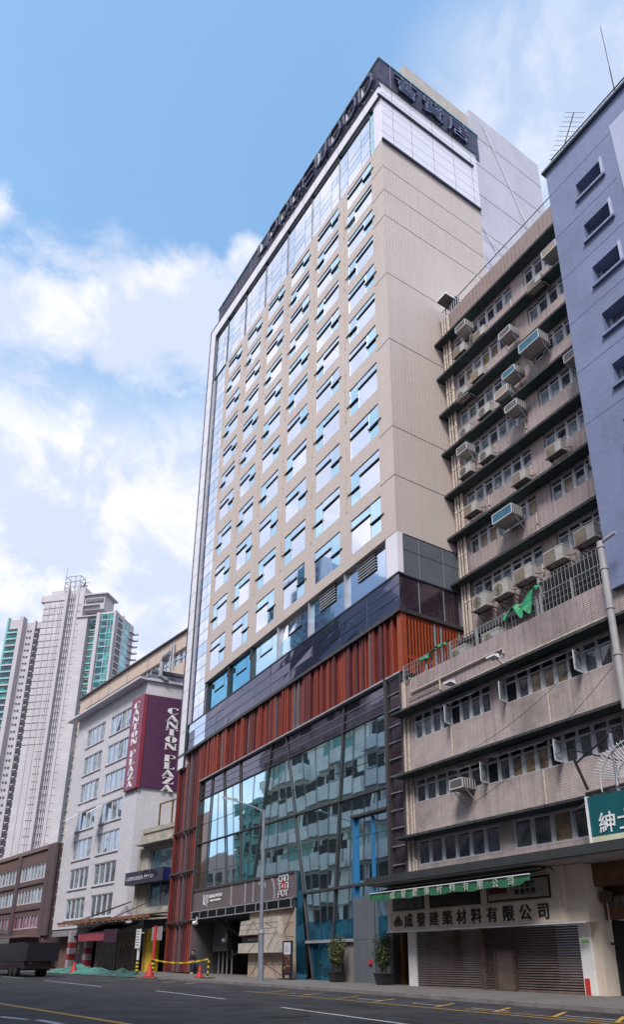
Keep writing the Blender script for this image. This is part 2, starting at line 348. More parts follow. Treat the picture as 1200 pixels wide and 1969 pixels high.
# =================================================================== GROUND
def ground():
    mb = MB(); mb.poly([(-1500, -700, gz(-1500) - .3), (300, -700, gz(300) - .3), (300, 1200, gz(300) - .3), (-1500, 1200, gz(-1500) - .3)], ASPH)
    struct(mb.build('ground'))
    KL = [(60, 17.3), (10, 17.7), (-13.5, 18.05), (-27.3, 18.6), (-52, 18.4), (-66, 17.2), (-80, 15.3), (-110, 11.0), (-170, 2.5)]
    mb = MB(); k = [(x, y) for x, y in KL]
    for (x0, y0), (x1, y1) in zip(k, k[1:]):
        mb.poly([(x0, y0, gz(x0)), (x0, y0 - 26, gz(x0)), (x1, y1 - 26, gz(x1)), (x1, y1, gz(x1))], ASPH)
    struct(mb.build('road'))
    mb = MB()
    for (x0, y0), (x1, y1) in zip(k, k[1:]):
        h = .13
        mb.poly([(x0, y0 + .16, gz(x0) + h), (x1, y1 + .16, gz(x1) + h), (x1, y1 + 18, gz(x1) + h), (x0, y0 + 18, gz(x0) + h)], PAVE)
    struct(mb.build('pavement'))
    mb = MB()
    for (x0, y0), (x1, y1) in zip(k, k[1:]):
        n = max(1, int(abs(x1 - x0) / 1.0))
        for i in range(n):
            a, b = i / n, (i + .985) / n; xa, xb = x0 + (x1 - x0) * a, x0 + (x1 - x0) * b; ya, yb = y0 + (y1 - y0) * a, y0 + (y1 - y0) * b
            mb.hexa([(xa, ya, gz(xa) - .05), (xb, yb, gz(xb) - .05), (xb, yb + .155, gz(xb) - .05), (xa, ya + .155, gz(xa) - .05), (xa, ya + .015, gz(xa) + .134), (xb, yb + .015, gz(xb) + .134), (xb, yb + .155, gz(xb) + .134), (xa, ya + .155, gz(xa) + .134)], KERB)
    struct(mb.build('kerb'))
    mb = MB()
    for (x0, y0), (x1, y1) in zip(k, k[1:]):
        mb.poly([(x0, y0 - 26, gz(x0) + .13), (x1, y1 - 26, gz(x1) + .13), (x1, y1 - 32, gz(x1) + .13), (x0, y0 - 32, gz(x0) + .13)], PAVE)
    struct(mb.build('far_side_pavement'))
    # painted markings, 4 mm above the road
    def strip(mb, p, q, w, m, w2=None):
        p = Vector((*p, 0)); q = Vector((*q, 0)); d = (q - p).normalized(); nn = Vector((-d.y, d.x, 0)); n = max(1, int((q - p).length / 3)); w2 = w2 or w
        for i in range(n):
            a = p.lerp(q, i / n); b = p.lerp(q, (i + 1) / n)
            mb.poly([(*(a + nn * w / 2).xy, gz(a.x) + .006), (*(a - nn * w / 2).xy, gz(a.x) + .006), (*(b - nn * w2 / 2).xy, gz(b.x) + .006), (*(b + nn * w2 / 2).xy, gz(b.x) + .006)], m)
    mb = MB()
    for p, q in (((-33, 12.0), (-25.4, 11.85)), ((-20.5, 11.4), (-12.0, 10.9)), ((-50.5, 11.0), (-38.8, 11.25)), ((-62, 10.4), (-56, 10.8))): strip(mb, p, q, .13, WHL)
    strip(mb, (-20.9, 3.6), (-19.6, 4.0), .22, WHL); strip(mb, (-19.4, 4.2), (-15.5, 4.7), .2, WHL)
    struct(mb.build('white_road_markings'))
    mb = MB()
    strip(mb, (-27.5, 4.4), (-14.5, 6.0), .20, YEL)
    strip(mb, (-31.0, 15.3), (-9, 15.05), .11, YEL); strip(mb, (-17.2, 15.75), (-9, 15.5), .09, YEL)
    for x in (-30.5, -27.6, -24.9, -22.6, -19.4, -16.9, -14.8, -12.9, -11.2): strip(mb, (x, 17.3), (x + 1.05, 15.6), .12, YEL)
    for i in range(6): strip(mb, (-58 + i * 3.2, 17.6), (-56.2 + i * 3.2, 16.2), .14, YEL)
    strip(mb, (-21.5, 2.6), (-18.6, 3.1), .12, YEL)
    struct(mb.build('yellow_road_markings'))
    mb = MB()
    for x in (-28.3, -23.4, -20.2, -17.4, -13.9): strip(mb, (x, 16.2), (x + 1.6, 16.15), .08, WHL)
    struct(mb.build('white_parking_bay_markings'))
ground()
mb = MB(); AP = mat('asphalt_patch', (.024, .022, .026), .9, var=.3, vscale=2, bump=.8, bscale=70)
for x0, x1, y0, y1 in ((-24.5, -20.8, 12.7, 14.6), (-37, -31.5, 13.2, 14.4), (-16.2, -13.6, 12.2, 13.3), (-47, -44, 12.5, 16.0)):
    mb.poly([(x0, y0, gz(x0) + .003), (x1, y0 + .1, gz(x1) + .003), (x1 + .2, y1, gz(x1) + .003), (x0 + .1, y1, gz(x0) + .003)], AP)
struct(mb.build('road_patch'))
mb = MB(); SEAL = mat('tar_seal', (.012, .011, .013), .5)
rgc = random.Random(21)
for x, y, n_, dx in ((-30, 9.2, 26, .8), (-22, 13.6, 16, .7), (-40, 14.6, 24, .9), (-19, 8.2, 12, .5)):
    p = Vector((x, y, 0))
    for i in range(n_):
        q = p + Vector((dx, rgc.uniform(-.12, .12), 0)); mb.poly([(p.x, p.y - .02, gz(p.x) + .004), (q.x, q.y - .02, gz(q.x) + .004), (q.x, q.y + .02, gz(q.x) + .004), (p.x, p.y + .02, gz(p.x) + .004)], SEAL); p = q
struct(mb.build('tar_joint'))
for lab, x, y, r_, g in (('dark round manhole cover set in the asphalt, the larger and nearer one', -17.6, 9.95, .62, 'manhole covers in the road'), ('small dark manhole cover nearer to the kerb', -27.4, 15.9, .42, 'manhole covers in the road')):
    mb = MB(); z = gz(x) + .008
    mb.poly([(x + r_ * math.cos(t * .3927), y + r_ * math.sin(t * .3927), gz(x + r_ * math.cos(t * .3927)) + .009) for t in range(16)], mat('cast_iron', (.022, .02, .02), .7, var=.4, vscale=10))
    for i in range(-3, 4):
        hl = math.sqrt(r_ * r_ - (i * r_ / 4) ** 2) * .9
        mb.box(x - hl, x + hl, y + i * r_ / 4 - .02, y + i * r_ / 4 + .02, z, z + .008, RUST)
    tag(mb.build('manhole_cover'), lab, 'manhole cover', g)
# =================================================================== HOTEL
H = thing('hotel_tower', 'tall beige tiled hotel tower with white window bands, red slatted band and slanted glass podium', 'hotel', (-45, 30, 0))
COLS = [(-34.8, -31.33), (-39.62, -36.2), (-44.45, -41.1), (-49.2, -45.95), (-53.95, -50.75), (-58.8, -55.5)]
ROWT = [62.6, 59.9, 57.05, 54.12, 51.1, 48.06, 44.9, 41.35, 37.6, 33.75, 29.95]
ROWH = [1.95, 1.98, 2.0, 2.05, 2.1, 2.15, 2.25, 2.5, 2.6, 2.68, 2.72]
holes = [(c0, c1, t - h, t) for t, h in zip(ROWT, ROWH) for c0, c1 in COLS]
SD = Fr(-29.8, 24, 90)
mb = MB(); mb.openm = True
mb.wall(-59.7, -29.8, 26.4, 63.2, holes, 24, T_BEI, .07)
mb.poly([(-59.7, 24, 26.4), (-29.8, 24, 26.4), (-29.8, 24.5, 26.4), (-59.7, 24.5, 26.4)], T_BEI)
mb.poly([(-59.7, 24, 26.4), (-59.7, 24.5, 26.4), (-59.7, 24.5, 63.2), (-59.7, 24, 63.2)], T_BEI)
mb.poly([(0, 0, 26.4), (10.7, 0, 26.4), (10.7, 0, 63.2), (0, 0, 63.2)], T_BEI, SD)
mb.build('tiled_wall', H, hw)
mb = MB()
for i, t in enumerate(ROWT):        # joints in the tile between floors
    zz_ = t - ROWH[i] - .45
    if i in (0, 1, 2, 4, 6, 8, 9): mb.box(-.02, 10.6, -.012, .01, zz_, zz_ + .05, JOINT, SD); mb.box(-31.3, -29.79, 23.985, 24.0, zz_, zz_ + .045, JOINT)
mb.build('tile_joint', H, hw)
mb = MB(); mb.openm = True           # bare concrete rear volume and core
mb.box(-64, -29.8, 34.7, 44.2, 0, 76.4, CONC); mb.box(-60, -30.0, 27, 34.69, 60, 75.6, mat('beige_core_wall', (.52, .45, .40), .7, tile=(.6, .3, (.42, .36, .32), .012)))
mb.build('rear_wall', H, hw)
mb = MB()
for z_ in (73.2, 69.3, 65.4, 60.8, 56.5, 52, 47): mb.box(10.7, 20.2, -.012, .01, z_, z_ + .06, JOINT, SD)
mb.build('render_joint', H, hw)
for (p, q) in (((12.2, 75.6), (19.4, 60.6)), ((10.8, 61.5), (16.2, 52.5)), ((10.8, 60.2), (18.5, 57.2)), ((10.8, 57.8), (15.2, 53.2))):
    mb = MB(); mb.tube([(p[0], -.12, p[1]), (q[0], -.12, q[1])], .045, LETW, 5, SD); mb.build('bracing_cable', H, hw)
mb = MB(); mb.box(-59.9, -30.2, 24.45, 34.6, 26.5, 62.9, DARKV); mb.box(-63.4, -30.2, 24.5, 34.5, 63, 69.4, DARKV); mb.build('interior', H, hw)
# windows : frame part, panes and dark bars as sub-parts
def hotel_window(c0, c1, t, h, typ):
    w = c1 - c0; b = 24.05
    f = MB()
    for x in ((c0, c0 + .04), (c1 - .04, c1)): f.box(x[0], x[1], b - .02, b + .03, t - h, t, ALU)
    f.box(c0, c1, b - .03, b + .03, t - .05, t, DKLINE); f.box(c0, c1, b - .03, b + .03, t - h, t - h + .04, ALU)
    sp = c0 + .66 * w if typ == 'A' else c0 + .32 * w
    f.box(sp - .02, sp + .02, b - .02, b + .03, t - h, t, ALU)
    fo = f.build('window', H, hw)
    bars = MB(); p1 = MB()
    zt, zc = t - .27 * h, t - .57 * h
    wide = (c0, sp) if typ == 'A' else (sp, c1); nar = (sp, c1) if typ == 'A' else (c0, sp)
    bars.box(wide[0], wide[1], b - .09, b - .01, zt - .08, zt, DKLINE)
    ex = (nar[0], nar[1] + .32) if typ == 'A' else (nar[0] - .32, nar[1])
    bars.box(ex[0], ex[1], b - .12, b - .01, zc - .07, zc, DKLINE)
    bars.build('window_bar', fo, hw)
    tlt = random.uniform(-.012, .012)
    def pane(x0, x1, z0, z1, m): 
        e = random.uniform(-.010, .010); k_ = random.uniform(-.008, .010)
        p1.poly([(x0, b + .0 + e, z0), (x1, b - e, z0), (x1, b + k_ - e, z1), (x0, b + k_ + e, z1)], m)
    pane(wide[0], wide[1], t - h, zt, G_WHT); pane(wide[0], wide[1], zt, t, G_MID if random.random() < .5 else G_BLU)
    pane(nar[0], nar[1], t - h, zc, G_BLU); pane(nar[0], nar[1], zc, t, G_BLU if random.random() < .8 else G_MID)
    p1.openm = True; p1.build('pane', fo, hw)
for i, (t, h) in enumerate(zip(ROWT, ROWH)):
    for c0, c1 in COLS: hotel_window(c0, c1, t, h, 'A' if i % 2 == 0 else 'B')
mb = MB()
for j, (c0, c1) in enumerate(COLS):
    for i in range(0, 11, 2):
        if i + 1 < 11: mb.box(c0 - .52, c0 - .45, 23.93, 23.999, ROWT[i + 1] - ROWH[i + 1] - .1, ROWT[i] - ROWH[i] * .4, PIPE)
mb.build('drain_pipe', H, hw)
# top glass strip
TM = [-63.1, -59.6, -54.85, -50.05, -45.32, -40.6, -35.9, -31.25, -30.75]
mb = MB(); mb.openm = True
for a, b_ in zip(TM[:-1], TM[1:-0 or None]):
    w = b_ - a; cuts = [a, a + w * .27, a + w * .70, b_] if w > 3 else [a, b_]
    for i in range(len(cuts) - 1):
        zs = [63.2, 64.4, 65.2, 66.0, 68.3] if i % 2 else [63.2, 64.0, 65.6, 66.4, 68.3]
        if w < 3: zs = [63.2, 64.5, 65.8, 67, 68.3]
        for q in range(4):
            m_ = G_BLU if w < 3 else (G_MID if q == (1 if i % 2 else 2) else G_WHT)
            if i == 0 and w > 3 and int(a) % 2: m_ = G_MID
            e = random.uniform(-.006, .006); mb.poly([(cuts[i] + .02, 24.02 + e, zs[q] + .02), (cuts[i + 1] - .02, 24.02 - e, zs[q] + .02), (cuts[i + 1] - .02, 24.025, zs[q + 1] - .02), (cuts[i] + .02, 24.025, zs[q + 1] - .02)], m_)
mb.build('upper_glass_strip', H, hw)
mb = MB(); mb.box(-63.2, -30.6, 24.04, 24.3, 63.21, 68.4, JOINT); mb.box(-63.2, -59.6, 24.18, 24.3, 21.9, 63.2, JOINT)
for x in TM[1:-1]: mb.box(x - .04, x + .04, 23.93, 24.03, 63.2, 68.3, DKLINE)
mb.build('glazing_backing', H, hw)
# left glass strip
mb = MB(); mb.openm = True; z = 21.2; q = 0
while z < 63.0:
    for (x0, x1) in ((-63.05, -61.0), (-60.96, -59.75)):
        m_ = G_BLU if q % 3 == 1 else (G_WHT if q % 3 else G_WHT)
        mb.poly([(x0, 24.12, z + .02), (x1, 24.12, z + .02), (x1, 24.125, z + 1.17), (x0, 24.125, z + 1.17)], G_MID if m_ == G_BLU else m_)
    z += 1.2; q += 1
mb.build('left_glass_strip', H, hw)
# white frame that wraps the facade on the left and along the top
mb = MB()
mb.box(-64.8, -63.15, 23.86, 24.6, 19.6, 69.6, WPAN); mb.box(-63.15, -29.8, 23.86, 24.6, 68.3, 69.6, WPAN); mb.box(-30.75, -29.8, 23.98, 24.6, 63.2, 68.3, WPAN)
mb.box(0.0, 10.9, -.05, .1, 63.2, 70.3, WPAN, SD)
fr_ = mb.build('white_frame', H, hw)
mb = MB()
mb.box(-63.2, -63.0, 23.82, 23.9, 19.6, 68.2, DKLINE); mb.box(-64.84, -64.72, 23.8, 23.95, 19.6, 69.6, DKLINE); mb.box(-63.1, -29.72, 23.8, 23.9, 68.18, 68.32, DKLINE); mb.box(-64.8, -29.7, 23.8, 24.0, 69.6, 69.66, DKLINE)
mb.box(-.35, 10.4, -.2, -.05, 68.2, 68.38, DKLINE, SD); mb.box(-.05, 10.8, -.2, -.05, 63.15, 63.35, DKLINE, SD); mb.box(-.3, 10.9, -.12, -.04, 70.28, 70.36, DKLINE, SD)
mb.build('dark_trim', fr_, hw)  # dark metal ledges and edge lines standing proud of the frame
mb = MB()
for y in (1.2, 3.2, 5.6, 8.0, 10.2): mb.box(y, y + .03, -.058, 0, 63.3, 70.3, JOINT, SD)
for z_ in (64.3, 65.4, 66.6, 67.5, 69.0, 69.7): mb.box(0, 10.8, -.056, 0, z_, z_ + .025, JOINT, SD)
for x in range(-62, -31, 2): mb.box(x, x + .025, 23.852, 23.9, 68.36, 69.58, JOINT)
for z_ in range(21, 68, 2): mb.box(-64.7, -63.2, 23.852, 23.9, z_, z_ + .025, JOINT)
mb.build('panel_joint', fr_, hw)
# louvred parapet
mb = MB(); mb.box(-63, -29.95, 24.1, 24.3, 69.6, 73.2, LOUV); mb.box(.1, 11.4, .1, .3, 69.9, 73.2, LOUV, SD)
LVM = mat('louvre_blade', (.20, .19, .27), .45, metal=.2)
for i in range(26):
    z_ = 69.75 + i * .134; mb.box(-63, -29.85, 23.98, 24.1, z_, z_ + .05, LVM); mb.box(.0, 11.45, -.05, .1, z_ + (.1 if i < 3 else 0), z_ + .05 + (.1 if i < 3 else 0), LVM, SD)
mb.box(-63.1, -29.72, 23.85, 24.35, 73.18, 73.30, mat('cyan_grey_coping', (.30, .50, .56), .4)); mb.box(-.1, 11.5, -.14, .3, 73.2, 73.31, MC['cyan_grey_coping'], SD)
pr = mb.build('louvred_parapet', H, hw)
mb = MB()
for y in (1.1, 3.4, 6.3, 9.6): mb.box(y, y + .06, -.14, -.05, 70.2, 73.2, LVM, SD)
for x in range(-62, -30, 4): mb.box(x, x + .06, 23.88, 23.98, 69.7, 73.2, LVM)
mb.build('louvre_post', pr, hw)
X0 = -51.6
for i, ch in enumerate('LODGEWOOD'):
    mb = MB(); a = X0 + i * 2.42; strokes(mb, ch, a, 23.72, 70.35, 1.8, 2.0, .30, .24, LETD)
    mb.box(a + .2, a + .26, 23.72, 23.98, 70.1, 72.6, LETW); mb.box(a + 1.5, a + 1.56, 23.8, 24.0, 70.2, 70.26, LETW)
    strokes(mb, ch, a, 23.585, 70.35, 1.8, 2.0, .10, .03, LVM)
    mb.build('roof_letter', H, hw)
text('roof_small_lettering', "BY  L'HOTEL", Fr(0, 0), -49.5, 23.66, 69.72, .55, LETD, H, ext=.06, bold=.02, space=2.9, warp=hw)
LEL = mat('letter_edge_light', (.16, .165, .26), .4)
for i, ch in enumerate('薈賢居'):
    text('roof_chinese_lettering', ch, SD, 1.35 + i * 3.0, -.22, 70.72, 2.1, LETD, H, ext=.10, bold=.008, warp=hw, sx=1.3)
    text('roof_chinese_edge', ch, SD, 1.35 + i * 3.0, -.335, 70.72, 2.1, LEL, H, ext=.01, bold=-.015, warp=hw, sx=1.3)
# lower glass strip under the tiles
LM = [-59.2, -54.5, -50.0, -45.35, -40.6, -35.8, -31.05]
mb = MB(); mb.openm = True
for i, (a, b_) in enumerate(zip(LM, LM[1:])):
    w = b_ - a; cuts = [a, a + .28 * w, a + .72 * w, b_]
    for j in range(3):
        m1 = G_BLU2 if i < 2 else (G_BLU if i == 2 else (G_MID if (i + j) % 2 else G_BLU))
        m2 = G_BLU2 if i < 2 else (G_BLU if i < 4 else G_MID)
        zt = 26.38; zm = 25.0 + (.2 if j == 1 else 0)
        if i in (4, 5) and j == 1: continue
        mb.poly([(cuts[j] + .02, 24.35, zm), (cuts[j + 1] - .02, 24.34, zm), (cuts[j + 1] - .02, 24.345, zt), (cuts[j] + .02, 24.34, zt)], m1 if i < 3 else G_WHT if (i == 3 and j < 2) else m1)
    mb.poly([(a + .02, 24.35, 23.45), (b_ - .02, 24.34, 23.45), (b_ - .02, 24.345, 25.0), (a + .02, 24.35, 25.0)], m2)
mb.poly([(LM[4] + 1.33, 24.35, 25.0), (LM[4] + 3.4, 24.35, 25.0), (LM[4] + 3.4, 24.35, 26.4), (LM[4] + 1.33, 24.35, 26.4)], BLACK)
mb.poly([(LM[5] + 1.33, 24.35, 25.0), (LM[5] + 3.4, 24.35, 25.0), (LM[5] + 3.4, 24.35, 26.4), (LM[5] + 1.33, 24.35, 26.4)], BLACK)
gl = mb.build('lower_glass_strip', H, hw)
mb = MB()
for x in LM: mb.box(x - .06, x + .06, 24.1, 24.36, 23.4, 26.4, ALU if x > -50 else MGRY)
for q in (4, 5):
    for i in range(6): mb.box(LM[q] + 1.33, LM[q] + 3.4, 24.22, 24.3, 25.05 + i * .22, 25.12 + i * .22, ALU)
mb.box(-63.1, -29.7, 23.95, 24.4, 23.34, 23.46, DKLINE); mb.box(-59.7, -59.2, 24.2, 24.4, 23.4, 26.4, ALU)
for x in (-58.3, -55.0, -53.8, -50.5): mb.lathe([(.0, 0), (.2, .02), (.2, .06)], BLACK, (0, 0, 0), 12, lambda a, b, z, x=x: Vector((x + a * .8, 24.33 - z, 25.75 + b * 1.3)))
mb.build('strip_mullion', gl, hw)
mb = MB(); mb.openm = False
mb.box(-30.95, -29.8, 24.02, 24.5, 23.46, 26.39, WPAN); mb.box(-63.1, -29.9, 24.4, 34, 20.9, 26.4, DARKV)
mb.build('corner_pier', H, hw)
mb = MB(); mb.box(.45, 10.5, -.02, .3, 23.35, 26.3, GPAN, SD); mb.box(4.9, 10.5, -.06, .3, 16.5, 23.35, GPAN, SD)
gp = mb.build('side_panel', H, hw)
mb = MB()
for y in (1.7, 3.7, 5.4): mb.box(y, y + .03, -.03, 0, 23.4, 26.3, ALU, SD)
mb.box(.45, 10, -.03, 0, 25.2, 25.225, DKLINE, SD); mb.box(-.1, 6, -.08, 0, 23.3, 23.4, DKLINE, SD)
mb.build('panel_seam', gp, hw)
# dark reflective band
DM = [-63.1, -61.2, -58.7, -56.3, -53.7, -51.2, -48.6, -46.0, -43.0, -39.8, -36.3, -33.1, -29.66]
mb = MB(); mb.openm = True
for i, (a, b_) in enumerate(zip(DM, DM[1:])):
    for j in range(3):
        z0_ = 21.0 + j * .79; e = random.uniform(-.02, .02); m_ = G_MID if (i < 2 and random.random() < .8) else G_DRK  # paler glass in the left columns imitates a whitish reflection
        mb.poly([(a + .02, 23.98 + e, z0_ + .02), (b_ - .02, 23.98 - e, z0_ + .02), (b_ - .02, 23.99, z0_ + .77), (a + .02, 23.99, z0_ + .77)], m_)
    
for (y0, y1) in ((.0, 1.55), (1.6, 3.55), (3.6, 4.85)):
    for j in range(3): mb.poly([(y0 + .02, -.02, 21.0 + j * .79), (y1 - .02, -.02, 21.0 + j * .79), (y1 - .02, -.02, 21.76 + j * .79), (y0 + .02, -.02, 21.76 + j * .79)], G_PUR, SD)
mb.build('dark_glass_band', H, hw)
mb = MB()
mb.box(-63.1, -29.9, 24.02, 24.4, 20.85, 23.4, ALU); mb.box(0, 4.9, .0, .3, 20.85, 23.4, ALU, SD)
mb.box(-64.8, -29.6, 23.85, 24.4, 20.72, 20.95, MGRY); mb.box(-.2, 5.0, -.2, .3, 20.72, 20.95, MGRY, SD)
mb.box(-64.9, -58.9, 23.7, 24.5, 19.5, 19.75, ALU) if False else None
mb.build('band_frame', H, hw)
# red slat band
rnd = random.Random(3)
mb = MB(); mb.box(-64.6, -29.9, 24.6, 24.8, 16.9, 20.8, BLACK); mb.box(-64.6, -59.3, 24.6, 24.8, 0, 17, BLACK); mb.box(.6, 5, .4, .6, 16.9, 20.8, BLACK, SD); mb.build('slat_backing', H, hw)
mb = MB(); x = -59.0
while x < -30.5:
    w = rnd.choice((.16, .2, .26)); dpt = rnd.uniform(.05, .5); m_ = rnd.choices(RED, (4, 4, 3, 1.2))[0]
    mb.box(x, x + w, 23.95 + (.45 - dpt) * .5, 24.6, 16.95, 20.72, m_); x += w + rnd.choice((.05, .1, .16))
mb.build('red_slat_screen', H, hw)
mb = MB(); x = -64.7
while x < -59.1:
    w = rnd.choice((.14, .2, .25)); m_ = rnd.choices(RED, (3, 1, 5, 1.5))[0]; dpt = rnd.uniform(0, .3)
    mb.box(x, x + w, 24.0 + dpt, 24.6, .45, 20.7 if x > -63 else 19.9, m_); x += w + rnd.choice((.06, .12, .18))
for z_ in (4.5, 8.4, 12.3): mb.box(-64.8, -58.95, 23.92, 24.1, z_, z_ + .12, MGRY)
mb.build('tall_red_slat_screen', H, hw)
mb = MB(); mb.box(0, .42, -.1, .3, 16.95, 20.7, ORG, SD); y = .6
mb.box(.42, 5, .003, .12, 20.35, 20.7, ORG, SD); mb.box(.42, 5, .003, .12, 17.9, 18.05, ORG, SD)
while y < 4.9: mb.box(y, y + .12, -.06, .0, 16.95, 20.6, ORG if rnd.random() > .25 else ALU, SD); y += .25
mb.build('orange_side_slat_screen', H, hw)
# podium glazing
def lx(tab, z): return lerp(z, tab)
MULL = {'a': [(0, -37.6), (17, -35.95)], 'b': [(0, -39.5), (17, -43.6)], 'c': [(5.2, -48.5), (17, -45.7)], 'd': [(5.2, -50.0), (17, -51.2)], 'e': [(5.2, -52.4), (17, -54.35)], 'f': [(5.2, -56.9), (17, -56.6)]}
mb = MB(); mb.openm = True
def pane(mb, x0, x1, x2, x3, z0, z1, m, y=24.2, am=.02):
    e = random.uniform(-am, am); g_ = random.uniform(-am, am)
    mb.poly([(x0, y + e, z0), (x1, y - e, z0), (x2, y - e + g_, z1), (x3, y + e + g_, z1)], m)
seq = [[(5, -58.95), (17, -58.95)], MULL['f'], MULL['e'], MULL['d'], MULL['c'], MULL['b'], MULL['a'], [(0, -31.4), (17, -31.4)]]
for i in range(len(seq) - 1):
    A_, B_ = seq[i], seq[i + 1]; lo = 6.6 if i < 5 else 2.45
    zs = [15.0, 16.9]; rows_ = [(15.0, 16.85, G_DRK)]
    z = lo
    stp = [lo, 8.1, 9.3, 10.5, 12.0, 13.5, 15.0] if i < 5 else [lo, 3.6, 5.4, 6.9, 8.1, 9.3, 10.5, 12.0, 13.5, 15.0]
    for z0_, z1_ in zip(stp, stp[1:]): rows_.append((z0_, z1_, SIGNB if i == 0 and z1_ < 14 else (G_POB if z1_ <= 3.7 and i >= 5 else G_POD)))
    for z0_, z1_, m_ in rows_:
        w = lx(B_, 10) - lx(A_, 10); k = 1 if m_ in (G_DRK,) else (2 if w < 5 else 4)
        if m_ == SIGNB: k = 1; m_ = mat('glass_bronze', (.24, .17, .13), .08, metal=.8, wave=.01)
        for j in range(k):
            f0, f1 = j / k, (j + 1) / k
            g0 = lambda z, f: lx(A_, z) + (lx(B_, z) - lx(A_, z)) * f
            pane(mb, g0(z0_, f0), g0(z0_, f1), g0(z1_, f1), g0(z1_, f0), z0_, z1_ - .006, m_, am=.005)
# panes below sign band right side and pane beside door
for (xa, xb, xc, xd, z0_, z1_) in ((-39.6, -37.6, -37.4, -40.2, .1, 2.35), (-41.7, -40.3, -41.0, -42.0, .1, 4.9), (-37.6, -36.4, -36.2, -37.4, .1, 2.3)): pane(mb, xa, xb, xc, xd, z0_, z1_, G_POB)
pane(mb, -41.9, -40.8, -41.3, -42.1, 4.9, 6.8, G_POB)
for i in range(13): pane(mb, -31.15, -29.98, -29.98, -31.15, 4.2 + i * .97, 5.15 + i * .97, G_PUR, 24.1, .03)
pg = mb.build('podium_glazing', H, hw)
mb = MB()
def sl(tab, z0_, z1_, w=.16, m=MGRY, dpt=.10, y=24.12): mb.bar((lx(tab, z0_), y, z0_), (lx(tab, z1_), y, z1_), w, m, dpt, upv=(0, 1, 0))
for k_, (z0_, z1_) in {'a': (.1, 16.9), 'b': (.1, 16.9), 'c': (5.2, 16.9), 'd': (5.2, 16.9), 'e': (5.2, 16.9), 'f': (5.2, 16.9)}.items():
    sl(MULL[k_], z0_, z1_, .08 if k_ in 'def' else .11)
mb.box(-31.48, -31.25, 23.9, 24.4, .1, 16.95, MGRY); mb.box(-30.02, -29.9, 23.95, 24.4, .1, 16.95, MGRY)
mb.box(-59.1, -29.9, 23.9, 24.5, 16.86, 16.97, ALU); mb.box(-59.1, -31.4, 24.08, 24.3, 14.97, 15.04, MGRY); mb.box(-59.1, -31.4, 24.06, 24.3, 10.46, 10.56, MGRY)
mb.box(-40.8, -31.4, 23.98, 24.3, 5.32, 5.46, MGRY); mb.box(-59.1, -41.9, 23.98, 24.3, 6.72, 6.88, MGRY); mb.box(-40.3, -35.0, 23.98, 24.3, 2.34, 2.5, ALU)
mb.box(-59.05, -58.92, 23.9, 24.4, 5.2, 16.9, MGRY)
for i in range(14): mb.box(-31.2, -30.0, 24.0, 24.12, 4.15 + i * .97, 4.19 + i * .97, ALU)
mb.box(-35.02, -34.86, 24.0, 24.2, 4.7, 9.25, BLUP); mb.box(-33.25, -33.13, 24.1, 24.2, 4.7, 9.1, BLUP); mb.box(-35.1, -31.4, 23.9, 24.25, 9.2, 9.34, MGRY)
mb.build('podium_mullion', pg, hw)
thin = MB()
for i in range(len(seq) - 1):
    A_, B_ = seq[i], seq[i + 1]; w = lx(B_, 10) - lx(A_, 10); k = 2 if w < 5 else 4
    for j in range(1, k):
        g0 = lambda z, f=j / k: lx(A_, z) + (lx(B_, z) - lx(A_, z)) * f
        lo = 6.8 if i < 5 else 2.5
        if i == 0: continue
        thin.bar((g0(lo), 24.16, lo), (g0(14.95), 24.16, 14.95), .02, MGRY, .03, upv=(0, 1, 0))
for z_ in (8.1, 12.4): thin.box(-58.8, -31.5, 24.15, 24.18, z_ - .009, z_ + .009, MGRY)
for z_ in (15.6, 16.2): thin.box(-58.8, -31.5, 24.15, 24.18, z_ - .012, z_ + .012, ALU)
thin.build('glazing_bar', pg, hw)
# sign band
mb = MB(); mb.box(-58.9, -41.75, 24.05, 24.4, 5.2, 6.75, SIGNB); sbnd = mb.build('sign_band', H, hw)
mb = MB()
SGL = mat('sign_grey_line', (.34, .32, .36), .5)
for x in (-51.6, -49.2, -47.9): mb.box(x, x + .22, 24.03, 24.06, 5.3, 6.7, SGL)
for pts in ([(-47.0, 6.4), (-46.5, 6.55), (-46.1, 6.4), (-45.9, 6.1)], [(-45.1, 6.72), (-44.75, 6.4), (-44.6, 5.9), (-44.55, 5.3)]):
    for p, q in zip(pts, pts[1:]): mb.bar((p[0], 24.04, p[1]), (q[0], 24.04, q[1]), .2, SGL, .02, upv=(0, 1, 0))
mb.build('sign_swirl', sbnd, hw)
mb = MB()
for r_, lines in enumerate(('CAN', 'TON', 'POT')):
    for c_, ch in enumerate(lines):
        if r_ == 1 and c_ == 1: mb.box(-43.9 + .50, -43.9 + .88, 23.95, 24.0, 5.85, 6.25, REDP); mb.box(-43.9 + .56, -43.9 + .66, 23.93, 23.95, 5.92, 6.1, LETW); continue
        strokes(mb, ch, -43.9 + c_ * .47, 23.97, 6.32 - r_ * .46, .36, .34, .055, .05, LETW)
mb.build('restaurant_sign', H, hw)
mb = MB()
for pts in ([(0, 1), (0, .3), (.15, 0), (.45, 0), (.6, .3), (.6, .7), (.45, .9), (.3, .7), (.3, .3)], [(.6, .3), (.62, -.25)], [(-.18, .9), (-.18, .25), (-.05, -.05)], [(.8, .9), (.82, .1)]):
    for p, q in zip(pts, pts[1:]): mb.bar((-56.6 + p[0] * .9, 24.03, 5.65 + p[1] * .75), (-56.6 + q[0] * .9, 24.03, 5.65 + q[1] * .75), .045, LETW, .03, upv=(0, 1, 0))
mb.build('hotel_logo', H, hw)
text('hotel_sign_lettering', 'LODGEWOOD', WF, -55.6, 24.03, 6.05, .34, LETW, H, warp=hw, space=1.1)
